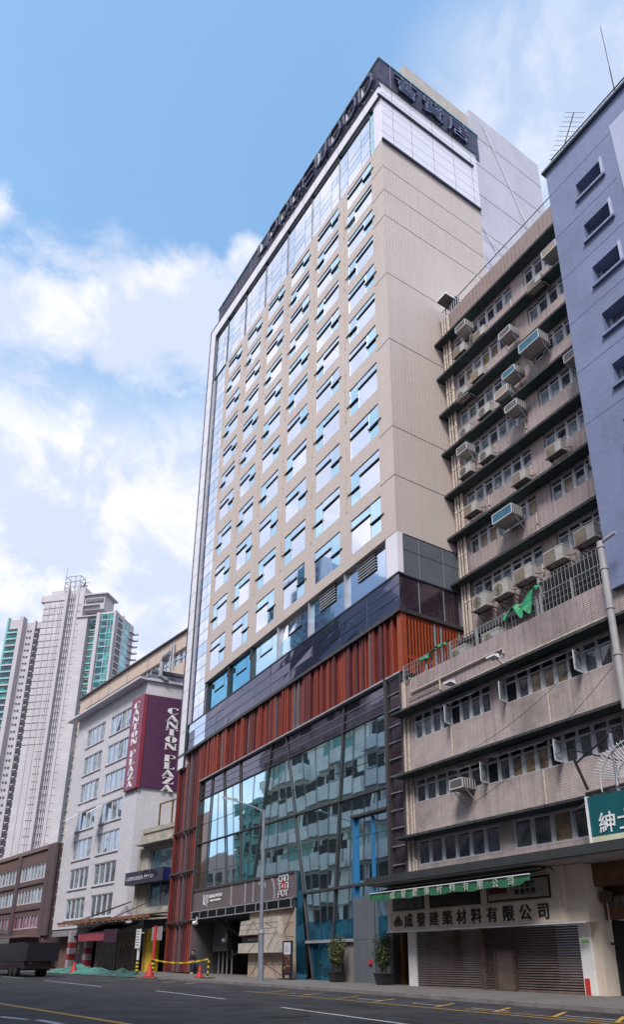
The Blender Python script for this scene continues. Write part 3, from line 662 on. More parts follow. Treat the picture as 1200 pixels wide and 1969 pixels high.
text('hotel_sign_small_lettering', "BY L'HOTEL MONGKOK", WF, -55.5, 24.03, 5.78, .2, LETW, H, warp=hw)
mb = MB(); mb.box(-59, -41.9, 24.0, 25.5, 4.62, 5.2, MGRY); mb.build('vent_band', H, hw)
mb = MB()
for i in range(5): mb.box(-58.9, -42, 23.93, 24.0, 4.70 + i * .09, 4.73 + i * .09, BLACK)
for i in range(11): mb.box(-58.8 + i * 1.67, -58.74 + i * 1.67, 23.9, 24.0, 4.62, 5.2, ALU)
mb.box(-59, -41.9, 23.9, 24.0, 5.16, 5.22, ALU); mb.box(-59, -41.9, 23.9, 24.0, 4.58, 4.64, ALU)
mb.build('vent_slat', H, hw)
# porch
mb = MB(); mb.box(-59, -48.4, 29.9, 30.1, 0, 4.7, DARKV); mb.box(-59.1, -58.9, 24.5, 30, 0, 4.7, mat('porch_wall', (.09, .085, .09), .7)); mb.box(-59, -41.9, 24.3, 30, 4.5, 4.62, mat('porch_soffit', (.06, .058, .06), .8))
mb.box(-57.9, -55.2, 25.6, 26.0, 2.1, 4.5, MC['porch_wall']); mb.box(-54.6, -48.6, 27.5, 27.7, .2, 4.5, mat('porch_back', (.05, .045, .042), .7))
for x in (-57.6, -56.8, -56.0, -55.1): mb.box(x, x + .08, 26.0, 26.1, .2, 2.2, ALU)
mb.bar((-55.5, 24.8, 4.5), (-49.5, 26, 2.0), .22, BLACK); mb.bar((-49.2, 25.6, 3.0), (-54.4, 25.6, 1.6), .12, BLACK)
mb.build('porch', H, hw)
mb = MB(); mb.box(-48.4, -41.9, 24.15, 24.6, 0, 4.6, STONE); mb.box(-48.4, -48.2, 24.6, 29, 0, 4.6, STONE)
stw = mb.build('stone_wall', H, hw)
mb = MB()
for z_ in (1.1, 1.95, 2.8, 3.65): mb.box(-48.4, -41.9, 24.142, 24.15, z_, z_ + .02, RUST)
for p, q in (((-48.2, .3), (-42.6, 3.6)), ((-45.6, 4.5), (-47.6, .4)), ((-43.6, 4.5), (-46.2, .4)), ((-44.6, 4.5), (-42.1, 1.9)), ((-47.3, 1.6), (-43, .3)), ((-43.6, 2.6), (-42.2, 4.5)), ((-46.9, 4.5), (-44.2, .3))): mb.bar((p[0], 24.14, p[1]), (q[0], 24.14, q[1]), .03, RUST, .01, upv=(0, 1, 0))
mb.build('stone_groove', stw, hw)
mb = MB()
mb.hexa([(-49.1, 23.7, 3.05), (-43.3, 23.7, 3.05), (-43.3, 24.15, 3.05), (-49.1, 24.15, 3.05), (-48.9, 23.7, 4.0), (-43.55, 23.7, 4.12), (-43.55, 24.15, 4.12), (-48.9, 24.15, 4.0)], STON2)
mb.box(-45.9, -43.3, 23.7, 24.15, 2.5, 3.05, STON2); mb.box(-49.15, -43.1, 23.7, 24.15, 1.85, 2.5, STON2)
bst = mb.build('travertine_panel', H, hw)
mb = MB()
for z_ in (3.05, 3.4, 3.75): mb.box(-49, -43.4, 23.69, 23.7, z_, z_ + .015, RUST)
for p, q in (((-48.0, 3.1), (-46.9, 3.95)), ((-46.0, 3.1), (-46.9, 3.9)), ((-44.9, 2.0), (-43.5, 3.2)), ((-47.5, 1.9), (-46.6, 2.45)), ((-45.2, 3.8), (-44.2, 3.5))): mb.bar((p[0], 23.69, p[1]), (q[0], 23.69, q[1]), .025, RUST, .01, upv=(0, 1, 0))
mb.build('travertine_joint', bst, hw)
mb = MB(); mb.box(-49.05, -45.9, 23.95, 24.15, 2.52, 3.03, BLACK); slot = mb.build('sign_slot', H, hw)
mb = MB(); mb.box(-49.1, -45.9, 23.68, 23.72, 3.02, 3.05, REDP); mb.build('red_trim', slot, hw)
text('entrance_sign_lettering', 'LODGEWOOD', WF, -48.1, 23.93, 2.68, .26, mat('dim_sign_letter', (.38, .36, .36), .5), slot, warp=hw)
# right grey panels, door, dark entrance
mb = MB(); mb.box(-35.0, -32.9, 24.0, 24.5, 0, 4.7, GPAN); mb.box(-32.95, -32.85, 24.0, 27, 0, 4.7, GPAN); mb.box(-36.4, -36.2, 23.98, 24.4, 0, 2.5, MGRY)
mb.build('grey_cladding', H, hw)
mb = MB(); mb.box(-36.2, -35.1, 24.15, 24.3, 0.05, 2.4, mat('pale_door', (.23, .20, .18), .6)); mb.build('side_door', H, hw)
mb = MB(); mb.box(-35, -32.9, 23.985, 24, 2.45, 2.48, JOINT); mb.box(-34.2, -34.17, 23.985, 24, 0, 4.7, JOINT); mb.box(-33.5, -33.2, 23.9, 24, 1.15, 1.35, REDP)
mb.build('cladding_seam', H, hw)
mb = MB(); mb.box(-32.85, -29.6, 27, 27.2, 0, 4.8, DARKV); mb.box(-32.85, -29.6, 24.2, 27, 4.72, 4.8, DARKV); mb.box(-31.3, -31.1, 24.4, 24.6, 0, 4.7, mat('ochre_strip', (.22, .10, .02), .6)); mb.build('dark_side_entrance', H, hw)
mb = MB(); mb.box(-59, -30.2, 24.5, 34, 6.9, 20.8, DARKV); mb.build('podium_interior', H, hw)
# =================================================================== OLD TENEMENT BUILDING
O = thing('old_tenement_block', 'old pinkish tiled block with dark slab ledges and air conditioners beside the hotel', 'building', (-23, 27, 0))
def win_row(parent, x0, x1, z0, z1, y, n, transom=0., opens=(), warm=(), curt=(), frm=MLIT, tops=()):
    """a strip of casements : frame = part, panes = sub-part; opens = indices of leaves swung out, tops = transom vents tipped out"""
    f = MB(); f.openm = False; w = (x1 - x0) / n; zt = z1 - transom
    f.box(x0, x1, y - .04, y + .05, z0, z0 + .06, frm); f.box(x0, x1, y - .04, y + .05, z1 - .06, z1, frm)
    if transom: f.box(x0, x1, y - .04, y + .05, zt - .04, zt + .04, frm)
    for i in range(n + 1):
        xx = x0 + i * w; ww = .075 if i in (0, n) or i % 2 == 0 else .055
        f.box(xx - ww, xx + ww, y - .045, y + .05, z0, z1, frm)
    for i in range(n):      # sash rims
        if i in opens: continue
        a, b = x0 + i * w + .07, x0 + (i + 1) * w - .07
        f.box(a, a + .05, y - .02, y + .03, z0 + .06, zt - .04, frm); f.box(b - .05, b, y - .02, y + .03, z0 + .06, zt - .04, frm)
    fo = f.build('window', parent)
    g = MB(); g.openm = True
    for i in range(n):
        a, b = x0 + i * w + .05, x0 + (i + 1) * w - .05; e = random.uniform(-.015, .015)
        m_ = G_WAR if i in warm else (G_WIN2 if i in curt else G_WIN)
        if i in opens: m_ = DARKV
        g.poly([(a, y + .02 + e, z0 + .05), (b, y + .02 - e, z0 + .05), (b, y + .025, zt), (a, y + .025, zt)], m_)
        if transom: g.poly([(a, y + .02, zt), (b, y + .02, zt), (b, y + .025, z1), (a, y + .025, z1)], DARKV if i in tops else G_WIN)
    g.build('pane', fo)
    for i in opens:
        a, b = x0 + i * w + .05, x0 + (i + 1) * w - .05; q = MB(); lw = b - a; h = math.radians(95 if i % 2 else 75)
        fr2 = Fr(a, y - .05, -math.degrees(h)) if not (i % 2) else Fr(b, y - .05, -90 + 8)
        q.box(0, lw, -.02, .02, z0 + .05, z0 + .12, MLIT, fr2); q.box(0, lw, -.02, .02, zt - .08, zt - .01, MLIT, fr2); q.box(0, .06, -.02, .02, z0 + .05, zt, MLIT, fr2); q.box(lw - .06, lw, -.02, .02, z0 + .05, zt, MLIT, fr2)
        q.box(.05, lw - .05, -.006, .006, z0 + .1, zt - .06, G_WIN2, fr2); q.build('open_leaf', fo)
    for i in tops:
        a, b = x0 + i * w + .06, x0 + (i + 1) * w - .06; q = MB()
        q.bar((a, y - .04, z1 - .05), (a, y - .38, zt + .12), .04, MLIT); q.bar((b, y - .04, z1 - .05), (b, y - .38, zt + .12), .04, MLIT); q.bar((a, y - .38, zt + .12), (b, y - .38, zt + .12), .04, MLIT)
        q.poly([(a, y - .05, z1 - .05), (b, y - .05, z1 - .05), (b, y - .37, zt + .13), (a, y - .37, zt + .13)], G_WIN); q.openm = True; q.build('tipped_vent', fo)
    return fo
# upper storeys, set back behind the terrace
SL = [43.75, 40.5, 37.2, 33.85, 30.4, 27.05, 23.65]
UH = []; UW = []
for k, s in enumerate(SL):
    zt = s + .02; zb = s - 1.42
    UH += [(-28.6, -22.95, zb, zt - .05), (-21.9, -15.6, zb, zt - .05)]
mb = MB(); mb.openm = True
mb.wall(-29.75, -14.6, 17, 46.6, UH, 29, T_PNK2, .22)
mb.poly([(-29.75, 29, 17), (-29.75, 44, 17), (-29.75, 44, 46.6), (-29.75, 29, 46.6)], T_PNK2); mb.poly([(-29.75, 29, 46.6), (-14.6, 29, 46.6), (-14.6, 44, 46.6), (-29.75, 44, 46.6)], CONC)
mb.build('upper_wall', O)
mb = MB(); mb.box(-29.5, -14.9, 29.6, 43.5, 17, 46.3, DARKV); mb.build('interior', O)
for k, s in enumerate(SL):
    m5 = MB(); m5.box(-29.9, -14.6, 28.3, 28.99, s, s + .03, SLAT); m5.box(-29.95, -14.6, 28.22, 28.99, s + .03, s + .20, SLE); m5.build('ledge', O)
rr = random.Random(5)
for k, s in enumerate(SL):
    for g_, (a, b) in enumerate(((-28.6, -22.95), (-21.9, -15.6))):
        n = 7 if g_ == 0 else 8
        win_row(O, a, b, s - 1.42, s - .04, 29.16, n, transom=.34, curt=[i for i in range(n) if rr.random() < (.75 if k in (4, 6, 3) else .4)], warm=[i for i in range(n) if k in (1, 5) and rr.random() < .35])
mb = MB(); mb.box(-29.75, -14.6, 28.98, 29.3, 44.0, 46.6, mat('parapet_tile', (.33, .24, .215), .7, tile=(.34, .2, (.10, .07, .07), .03), var=.1)); mb.build('parapet', O)
mb = MB(); mb.tube([(-29.6, 29.05, 47.45), (-14.6, 29.05, 47.45)], .035, RUST, 6)
for i in range(16): mb.tube([(-29.6 + i * .98, 29.05, 46.6), (-29.6 + i * .98, 29.05, 47.45)], .018, MLIT, 5)
for i in range(9): mb.tube([(-29.5 + i * .22, 28.95, 46.3), (-29.5 + i * .22, 28.95, 47.3)], .02, MLIT, 5)
mb.build('roof_railing', O)
for x, r_ in ((-29.35, .07), (-29.1, .06), (-28.85, .04), (-28.72, .06)):
    mb = MB(); mb.tube([(x, 28.8, 17.5), (x, 28.8, 46.3)], r_, PIPE, 8)
    for s in SL: mb.tube([(x, 28.8, s - 1.3), (x, 28.8, s - 1.15)], r_ + .03, PIPE, 8)
    mb.build('drain_pipe', O)
rp = random.Random(9)
for k, s in enumerate(SL):
    for x in (-23.0, -18.6, -26.9 + k * .1)[:2 if k % 2 else 3]:
        mb = MB(); mb.tube([(x, 28.93, s + .2 - 3.1), (x, 28.93, s - 1.45)], .04, PIPE, 6); mb.tube([(x, 28.93, s - 2.3), (x, 28.93, s - 2.2)], .06, RUST, 6); mb.build('short_drain_pipe', O)
# terrace
mb = MB(); mb.openm = True
LW = [(-28.95, -23.05, 12.55, 13.95), (-22.15, -16.15, 12.6, 13.95), (-29.05, -23.85 - .2, 9.1, 10.35), (-23.75, -16.15, 9.05, 10.4), (-29.1, -23.2, 5.9, 7.12), (-22.4, -15.9, 5.9, 7.15)]
mb.wall(-29.95, -13.0, 4.6, 14.2, LW, 24, T_PNK, .16)
mb.poly([(-29.95, 24, 0), (-29.95, 29, 0), (-29.95, 29, 16.2), (-29.95, 24, 16.2)], T_PNK)
mb.build('lower_wall', O)
mb = MB(); mb.box(-29.9, -13, 23.98, 24.2, 14.2, 16.2, T_PNK2); mb.box(-29.95, -13, 24.2, 29, 14.3, 14.5, CONC); mb.build('terrace_parapet', O)
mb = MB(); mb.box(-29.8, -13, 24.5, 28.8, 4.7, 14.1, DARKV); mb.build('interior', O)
for s, x0 in ((14.05, -29.95), (10.5, -29.85), (7.2, -29.85)):
    m5 = MB(); m5.box(x0, -13, 23.3, 23.99, s, s + .03, SLAT); m5.box(x0 - .05, -13, 23.22, 23.99, s + .03, s + .15, SLE); m5.build('ledge', O)
win_row(O, -28.95, -23.05, 12.55, 13.95, 24.1, 8, transom=.4, opens=(4,), curt=(0, 1), tops=(3, 4, 5, 6))
win_row(O, -22.15, -16.15, 12.6, 13.95, 24.1, 8, transom=.36, opens=(0, 5), warm=(2, 3, 4), tops=(1, 2, 3, 4))
win_row(O, -29.05, -24.05, 9.1, 10.35, 24.1, 6, transom=.36, tops=(4, 5))
win_row(O, -23.75, -16.15, 9.05, 10.4, 24.1, 10, transom=.36, opens=(0, 5), warm=(2, 4, 3), tops=(1, 2, 3, 4))
win_row(O, -29.1, -23.2, 5.9, 7.12, 24.1, 6)
win_row(O, -22.4, -15.9, 5.9, 7.15, 24.1, 6, warm=(2,))
mb = MB()
for x in [-29.7 + i * .21 for i in range(0, 79)]: mb.tube([(x, 24.05, 16.2), (x, 24.05, 17.15)], .012, RAILG, 5)
for z_ in (16.55, 16.85): mb.tube([(-29.7, 24.05, z_), (-13, 24.05, z_)], .014, RAILG, 5)
mb.tube([(-29.7, 24.05, 17.15), (-13, 24.05, 17.15)], .03, RAILG, 6)
for i in range(9): mb.box(-29.72 + i * 2, -29.64 + i * 2, 24.0, 24.1, 16.2, 17.2, RAILG)
mb.build('terrace_railing', O)
mb = MB(); mb.box(-19.4, -13, 24.25, 24.3, 16.2, 17.9, DARKV)  # near-black sheet put in for the shade behind the bars
for i in range(30): mb.tube([(-19.4 + i * .21, 24.05, 17.15), (-19.4 + i * .21, 24.05, 18.0)], .012, RAILG, 5)
mb.tube([(-19.5, 24.05, 17.8), (-13, 24.05, 17.8)], .012, RAILG, 5); mb.tube([(-19.5, 24.05, 18.0), (-13, 24.05, 18.0)], .012, RAILG, 5); mb.box(-19.5, -19.4, 24, 24.12, 16.2, 18.05, RAILG)
mb.build('terrace_cage', O)
mb = MB(); mb.box(-29.9, -14.6, 28.4, 28.99, 19.7, 19.85, SLE); mb.build('ledge', O)  # thin dark slab added in place of a band of shade above the terrace
for pts, r_ in (([(-29.3, 23.93, 13.9), (-29.3, 23.93, 4.9)], .06), ([(-29.6, 23.9, 16.1), (-29.6, 23.9, 4.9)], .065), ([(-29.45, 23.9, 14.0), (-29.45, 23.9, 16.0), (-29.0, 23.9, 16.2)], .05),
                ([(-28.9, 23.9, 16.0), (-28.9, 23.9, 15.3), (-21.9, 23.9, 15.35), (-21.9, 23.9, 15.1)], .055), ([(-26.5, 23.9, 15.3), (-26.5, 23.9, 14.7)], .05), ([(-29.2, 23.88, 15.0), (-26.6, 23.88, 15.0)], .03),
                ([(-24.5, 23.9, 14.55), (-15.9, 23.9, 14.6)], .06), ([(-25.9, 23.95, 10.7), (-25.9, 23.95, 12.5)], .04), ([(-19.6, 23.95, 10.7), (-19.6, 23.95, 12.5)], .04), ([(-20.3, 23.95, 7.4), (-20.3, 23.95, 9.0)], .04),
                ([(-29.1, 23.93, 7.45), (-29.1, 23.93, 10.0)], .05), ([(-29.1, 23.93, 7.4), (-25.0, 23.93, 7.65)], .02), ([(-29.3, 23.9, 6.3), (-29.05, 23.9, 6.1), (-29.05, 23.9, 5.0)], .05)):
    mb = MB(); mb.tube(pts, r_, PIPE, 8); mb.build('drain_pipe', O)
mb = MB(); mb.tube([(-15.35, 23.1, 17.5), (-15.35, 23.1, 10.2)], .14, PIPG, 12); mb.tube([(-15.35, 23.1, 17.45), (-14.6, 23.1, 17.55)], .07, PIPG, 8)
for z_ in (17.2, 16.2, 14.4, 12.4): mb.tube([(-15.35, 23.1, z_), (-15.35, 23.1, z_ + .1)], .17, PIPG, 12)
mb.build('thick_downpipe', O)
# ground floor: canopy, shop front
mb = MB(); mb.box(-30.3, -13, 21.5, 24.0, 4.86, 5.2, CANO); mb.build('canopy', O)
mb = MB(); mb.box(-30.2, -13, 21.6, 24.0, 4.80, 4.859, SOFW); mb.build('canopy_soffit', O)
S = thing('shop_front', 'cream shop front with two brown roller shutters and black Chinese characters on its fascia', 'shop', (-24, 23.4, 0))
mb = MB(); mb.box(-30.2, -19.0, 22.82, 24.2, 2.66, 4.78, FASC); mb.box(-19.0, -18.1, 22.95, 24.2, 2.66, 4.78, FASC); mb.build('fascia', S)
mb = MB(); mb.box(-29.9, -19.3, 22.78, 22.82, 2.70, 2.77, FASC); mb.box(-29.9, -19.3, 22.78, 22.82, 3.5, 3.56, FASC); mb.box(-30.2, -18.1, 22.7, 22.82, 2.62, 2.68, MLIT)
for x in (-29.95, -19.25): mb.box(x, x + .05, 22.78, 22.82, 2.7, 3.55, FASC)
mb.build('fascia_trim', S)
mb = MB(); mb.box(-29.5, -28.9, 23.5, 24.2, 0, 2.66, WHITE); mb.build('pillar', S); mb = MB(); mb.box(-18.95, -18.45, 23.35, 24.2, 0, 2.66, WHITE); mb.box(-18.45, -18.05, 23.45, 25.5, 0, 2.66, GPAN if False else FASC); mb.build('pillar', S)
mb = MB(); mb.box(-18.9, -18.68, 23.33, 23.35, .12, .7, REDP); mb.box(-18.86, -18.5, 23.335, 23.35, 1.95, 2.07, mat('lime_sticker', (.25, .55, .12), .6)); mb.build('sticker', S)
for i, (a, b) in enumerate(((-28.9, -24.35), (-24.1, -18.95))):
    mb = MB(); z_ = .17
    while z_ < 2.6: mb.hexa([(a, 23.56, z_), (b, 23.56, z_), (b, 23.64, z_), (a, 23.64, z_), (a, 23.62, z_ + .085), (b, 23.62, z_ + .085), (b, 23.64, z_ + .085), (a, 23.64, z_ + .085)], SHUT); z_ += .098
    mb.box(a, b, 23.52, 23.62, .08, .17, MGRY if i == 0 else SHUT); sh = mb.build('roller_shutter', S)
    if i == 1:
        d = MB(); d.box(-23.6, -22.5, 23.50, 23.56, .16, 1.75, SHUT); d.box(-23.65, -23.52, 23.46, 23.56, .16, 1.8, RUST); d.box(-22.58, -22.45, 23.46, 23.56, .16, 1.8, RUST); d.box(-23.6, -22.5, 23.46, 23.56, 1.72, 1.8, RUST); d.build('wicket_door', sh)
mb = MB(); mb.box(-24.35, -24.1, 23.4, 23.7, .05, 2.66, RUST); mb.box(-29.5, -24.3, 23.35, 23.7, 0, .1, mat('dark_red_sill', (.12, .03, .02), .7)); mb.box(-24.1, -18.6, 23.35, 23.7, 0, .1, MC['dark_red_sill']); mb.build('shutter_post', S)
for i, ch in enumerate('成發建築材料有限公司'): text('fascia_lettering', ch, WF, -28.85 + i * .94, 22.80, 2.90, .66, BLACK, S, ext=.02, bold=.008)
mb = MB(); cx_ = -29.35
for dx, dz in ((0, .30), (-.17, .12), (.17, .12)): mb.lathe([(.0, 0), (.17, 0), (.17, .03)], mat('brown_emblem', (.10, .055, .035), .6), (0, 0, 0), 12, lambda a, b, z, dx=dx, dz=dz: Vector((cx_ + dx + a * 1.05, 22.81 - z, 2.93 + dz + b)))
mb.build('emblem', S)
for (a, b, m_) in ((-29.75, -27.3, mat('poster_dark_mix', (.10, .08, .08), .5, var=.4, vscale=3)), (-26.9, -23.5, mat('poster_black_red', (.05, .02, .02), .5, var=.4, vscale=2)), (-23.1, -19.6, mat('poster_pale', (.36, .31, .28), .6, var=.2, vscale=2))):
    mb = MB(); mb.box(a, b, 22.80, 22.82, 3.62, 4.5, BLACK); mb.box(a + .1, b - .1, 22.785, 22.80, 3.7, 4.42, m_)
    if a > -24: mb.box(a + .15, a + 1.2, 22.775, 22.785, 3.95, 4.4, mat('dark_red_logo', (.12, .012, .015), .5))
    mb.build('poster_panel', S)
text('poster_lettering', '享譽百年', WF, -21.45, 22.775, 4.14, .25, BLACK, S, ext=.005, bold=.006, space=1.3)
text('poster_lettering', '設備專家', WF, -21.45, 22.775, 3.86, .25, BLACK, S, ext=.005, bold=.006, space=1.3)
# folding awning
AW = thing('green_awning', 'long green folding awning with white Chinese characters above the cream shop fascia', 'awning', (-25, 22, 4.5))
mb = MB(); n = 40; x0, x1 = -30.05, -19.5
def awz(x, t): return 4.62 - .0 * t + .02 * math.sin(x * 5) * t
for i in range(n):
    a = x0 + (x1 - x0) * i / n; b = x0 + (x1 - x0) * (i + 1) / n
    mb.poly([(a, 21.62, 4.42 + .012 * math.sin(a * 7)), (b, 21.62, 4.42 + .012 * math.sin(b * 7)), (b, 22.75, 4.74), (a, 22.75, 4.74)], mat('green_canvas_top', (.03, .20, .10), .7, var=.3, vscale=4))
mb.openm = True; mb.build('awning_cloth', AW)
mb = MB()
for i in range(n):
    a = x0 + (x1 - x0) * i / n; b = x0 + (x1 - x0) * (i + 1) / n
    da, db = [.03 * math.sin(x * 4.3) + .015 * math.sin(x * 11) for x in (a, b)]
    za, zb = [4.05 + .03 * math.sin(x * 3.1) + (.12 if x > x1 - .35 else 0) for x in (a, b)]
    mb.poly([(a, 21.6 + da, za), (b, 21.6 + db, zb), (b, 21.62, 4.42), (a, 21.62, 4.42)], GREEN)
mb.openm = True; mb.build('awning_valance', AW)
for i, ch in enumerate('成發建築材料有限公司'): text('awning_lettering', ch, WF, -28.3 + i * .85, 21.55, 4.10, .37, mat('worn_white_letter', (.55, .55, .52), .7, var=.3, vscale=12), AW, ext=.01, bold=.002)
mb = MB(); mb.tube([(x0, 21.6, 4.43), (x1, 21.6, 4.43)], .03, MLIT, 6)
for x in (-29.8, -24.8, -19.7): mb.bar((x, 22.75, 4.6), (x, 21.7, 4.42), .04, RUST)
mb.tube([(-19.5, 22.3, 4.7), (-19.1, 22.3, 4.72), (-19.0, 22.4, 4.55)], .03, BLACK, 6)
mb.build('awning_arm', AW)
# entrance to the right
mb = MB(); mb.box(-18.4, -13, 23.5, 24.0, 3.95, 4.79, WOOD); mb.box(-18.0, -13, 23.9, 24.3, 2.75, 3.6, WOOD); mb.box(-18.05, -13, 24.0, 24.2, 3.6, 3.95, mat('deep_red_board', (.05, .012, .012), .6))
en = mb.build('timber_entrance', O)
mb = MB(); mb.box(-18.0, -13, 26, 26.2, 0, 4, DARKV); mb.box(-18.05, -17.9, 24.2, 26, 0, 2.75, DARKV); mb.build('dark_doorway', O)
text('entrance_lettering', '義廣工', WF, -17.6, 23.88, 3.3, .3, mat('dull_metal_letter', (.20, .17, .17), .5, metal=.4), en, ext=.01, bold=.008, space=1.3)
text('entrance_lettering', 'YIP KWONG', WF, -17.6, 23.88, 3.14, .17, MC['dull_metal_letter'], en, ext=.01, bold=.004)
mb = MB(); mb.box(-17.95, -17.6, 23.6, 23.9, 3.35, 3.75, RUST); mb.tube([(-17.8, 23.75, 3.4), (-17.8, 23.8, 1.9)], .03, PIPE, 6); mb.box(-17.87, -17.72, 23.75, 23.9, 1.85, 1.95, BLACK); mb.build('fuse_box', en)
# =================================================================== AIR CONDITIONERS
def ac_split(kind):
    lab = 'x'; t = thing('air_conditioner', lab, 'air conditioner')
    w, h, d = (1.05, .72, .42) if kind != 'fan' else (.95, .78, .42)
    mb = MB(); mb.box(-w / 2, w / 2, -d, 0, 0, h, ACW); mb.box(-w / 2 - .012, w / 2 + .012, -d - .012, .012, h - .04, h + .015, ACW); mb.build('casing', t)
    mb = MB()
    if kind == 'fan':
        for r_ in (.28, .22, .16, .10): mb.tube([(-.14 + r_ * math.cos(a * .393), -d - .012, .38 + r_ * math.sin(a * .393)) for a in range(17)], .010, ACG, 4, cap=False)
        mb.lathe([(.0, 0), (.30, 0), (.30, .01)], ACT, (0, 0, 0), 20, lambda a, b, z: Vector((-.14 + a, -d - z, .38 + b)))
        mb.lathe([(.0, 0), (.07, 0), (.07, .03)], ACG, (0, 0, 0), 12, lambda a, b, z: Vector((-.14 + a, -d - z, .38 + b)))
    elif kind == 'tan':
        mb.box(-w / 2 + .03, .12, -d - .01, -d, .05, h - .07, ACT)
        for i in range(9): mb.box(-w / 2 + .03, .12, -d - .016, -d - .01, .08 + i * .065, .095 + i * .065, ACG)
    else:
        mb.lathe([(.0, 0), (.27, 0), (.27, .01)], ACG, (0, 0, 0), 20, lambda a, b, z: Vector((-.18 + a, -d - z, .36 + b)))
        for i in range(7): mb.box(-.44, .08, -d - .02, -d - .012, .12 + i * .075, .13 + i * .075, ACW)
    mb.build('grille', t)
    mb = MB(); mb.box(-w / 2 - .05, w / 2 + .05, -d - .08, -d - .04, -.06, -.02, RUST); mb.box(-w / 2 - .05, w / 2 + .05, -.04, .0, -.06, -.02, RUST)
    for i in range(7): mb.box(-w / 2 + i * w / 6 - .012, -w / 2 + i * w / 6 + .012, -d - .04, 0, -.05, -.035, RUST)
    for x in (-w / 2 + .08, w / 2 + .05): mb.bar((x, -d, -.05), (x, .33, -.05), .035, RUST); mb.bar((x, -d * .7, -.05), (x, .33, -.42), .03, RUST); mb.bar((x, .33, -.02), (x, .33, -.45), .03, RUST)
    mb.build('bracket', t)
    mb = MB(); mb.tube([(w / 2, -.2, .2), (w / 2 + .16, -.12, .14), (w / 2 + .2, .2, .3), (w / 2 + .1, .33, .5)], .022, ACG, 6); mb.tube([(w / 2, -.25, .12), (w / 2 + .1, -.2, .02), (w / 2 + .14, .2, -.1)], .018, MLIT, 6); mb.build('hose', t)
    return t
def ac_box(kind):
    t = thing('window_air_conditioner', 'x', 'air conditioner')
    w, h, d = {'board': (1.45, .6, .95), 'tan': (1.1, .55, .9), 'dark': (.95, .55, .85), 'small': (1.0, .5, .85), 'blue': (1.05, .5, .9)}[kind]
    fm = {'board': ACB, 'blue': ACB, 'tan': ACT, 'dark': ACG, 'small': ACG}[kind]
    mb = MB(); mb.box(-w / 2, w / 2, -d, .0, 0, .04, ACW); mb.box(-w / 2, w / 2, -d, 0, h - .04, h, ACW); mb.box(-w / 2 + .02, w / 2 - .02, -d + .03, .1, .04, h - .04, ACK if kind == 'dark' else ACG); mb.box(w / 2 - .02, w / 2 - .015, -d, 0, 0, h, ACG); mb.build('casing', t)
    mb = MB()
    for x in (-w / 2, w / 2 - .05): mb.box(x, x + .05, -d - .01, -d + .03, 0, h, MLIT)
    mb.box(-w / 2, w / 2, -d - .01, -d + .03, 0, .05, MLIT); mb.box(-w / 2, w / 2, -d - .01, -d + .03, h - .05, h, MLIT)
    for i in range(5): mb.box(w / 2, w / 2 + .012, -d + .12 + i * .16, -d + .16 + i * .16, .05, h - .05, MLIT)
    mb.build('hood_frame', t)
    mb = MB(); mb.box(-w / 2 + .05, w / 2 - .05, -d + .005, -d + .02, .05, h - .05, fm); mb.build('front_board', t)
    mb = MB()
    mb.bar((-w / 2, .08, -.02), (w / 2, .08, -.02), .04, ALU)
    for x in (-w / 2 + .1, w / 2 - .05): mb.bar((x, -d * .9, -.02), (x, .1, -.02), .04, ALU); mb.bar((x, -d * .8, -.02), (x, .1, -.75), .035, ALU)
    mb.build('bracket', t)
    return t
PA = {k: ac_split(k) for k in ('fan', 'tan', 'std')}; PBX = {k: ac_box(k) for k in ('board', 'tan', 'dark', 'small', 'blue')}
for t in list(PA.values()) + list(PBX.values()): reg(t)
G1 = 'air conditioner units bracketed along the old block'
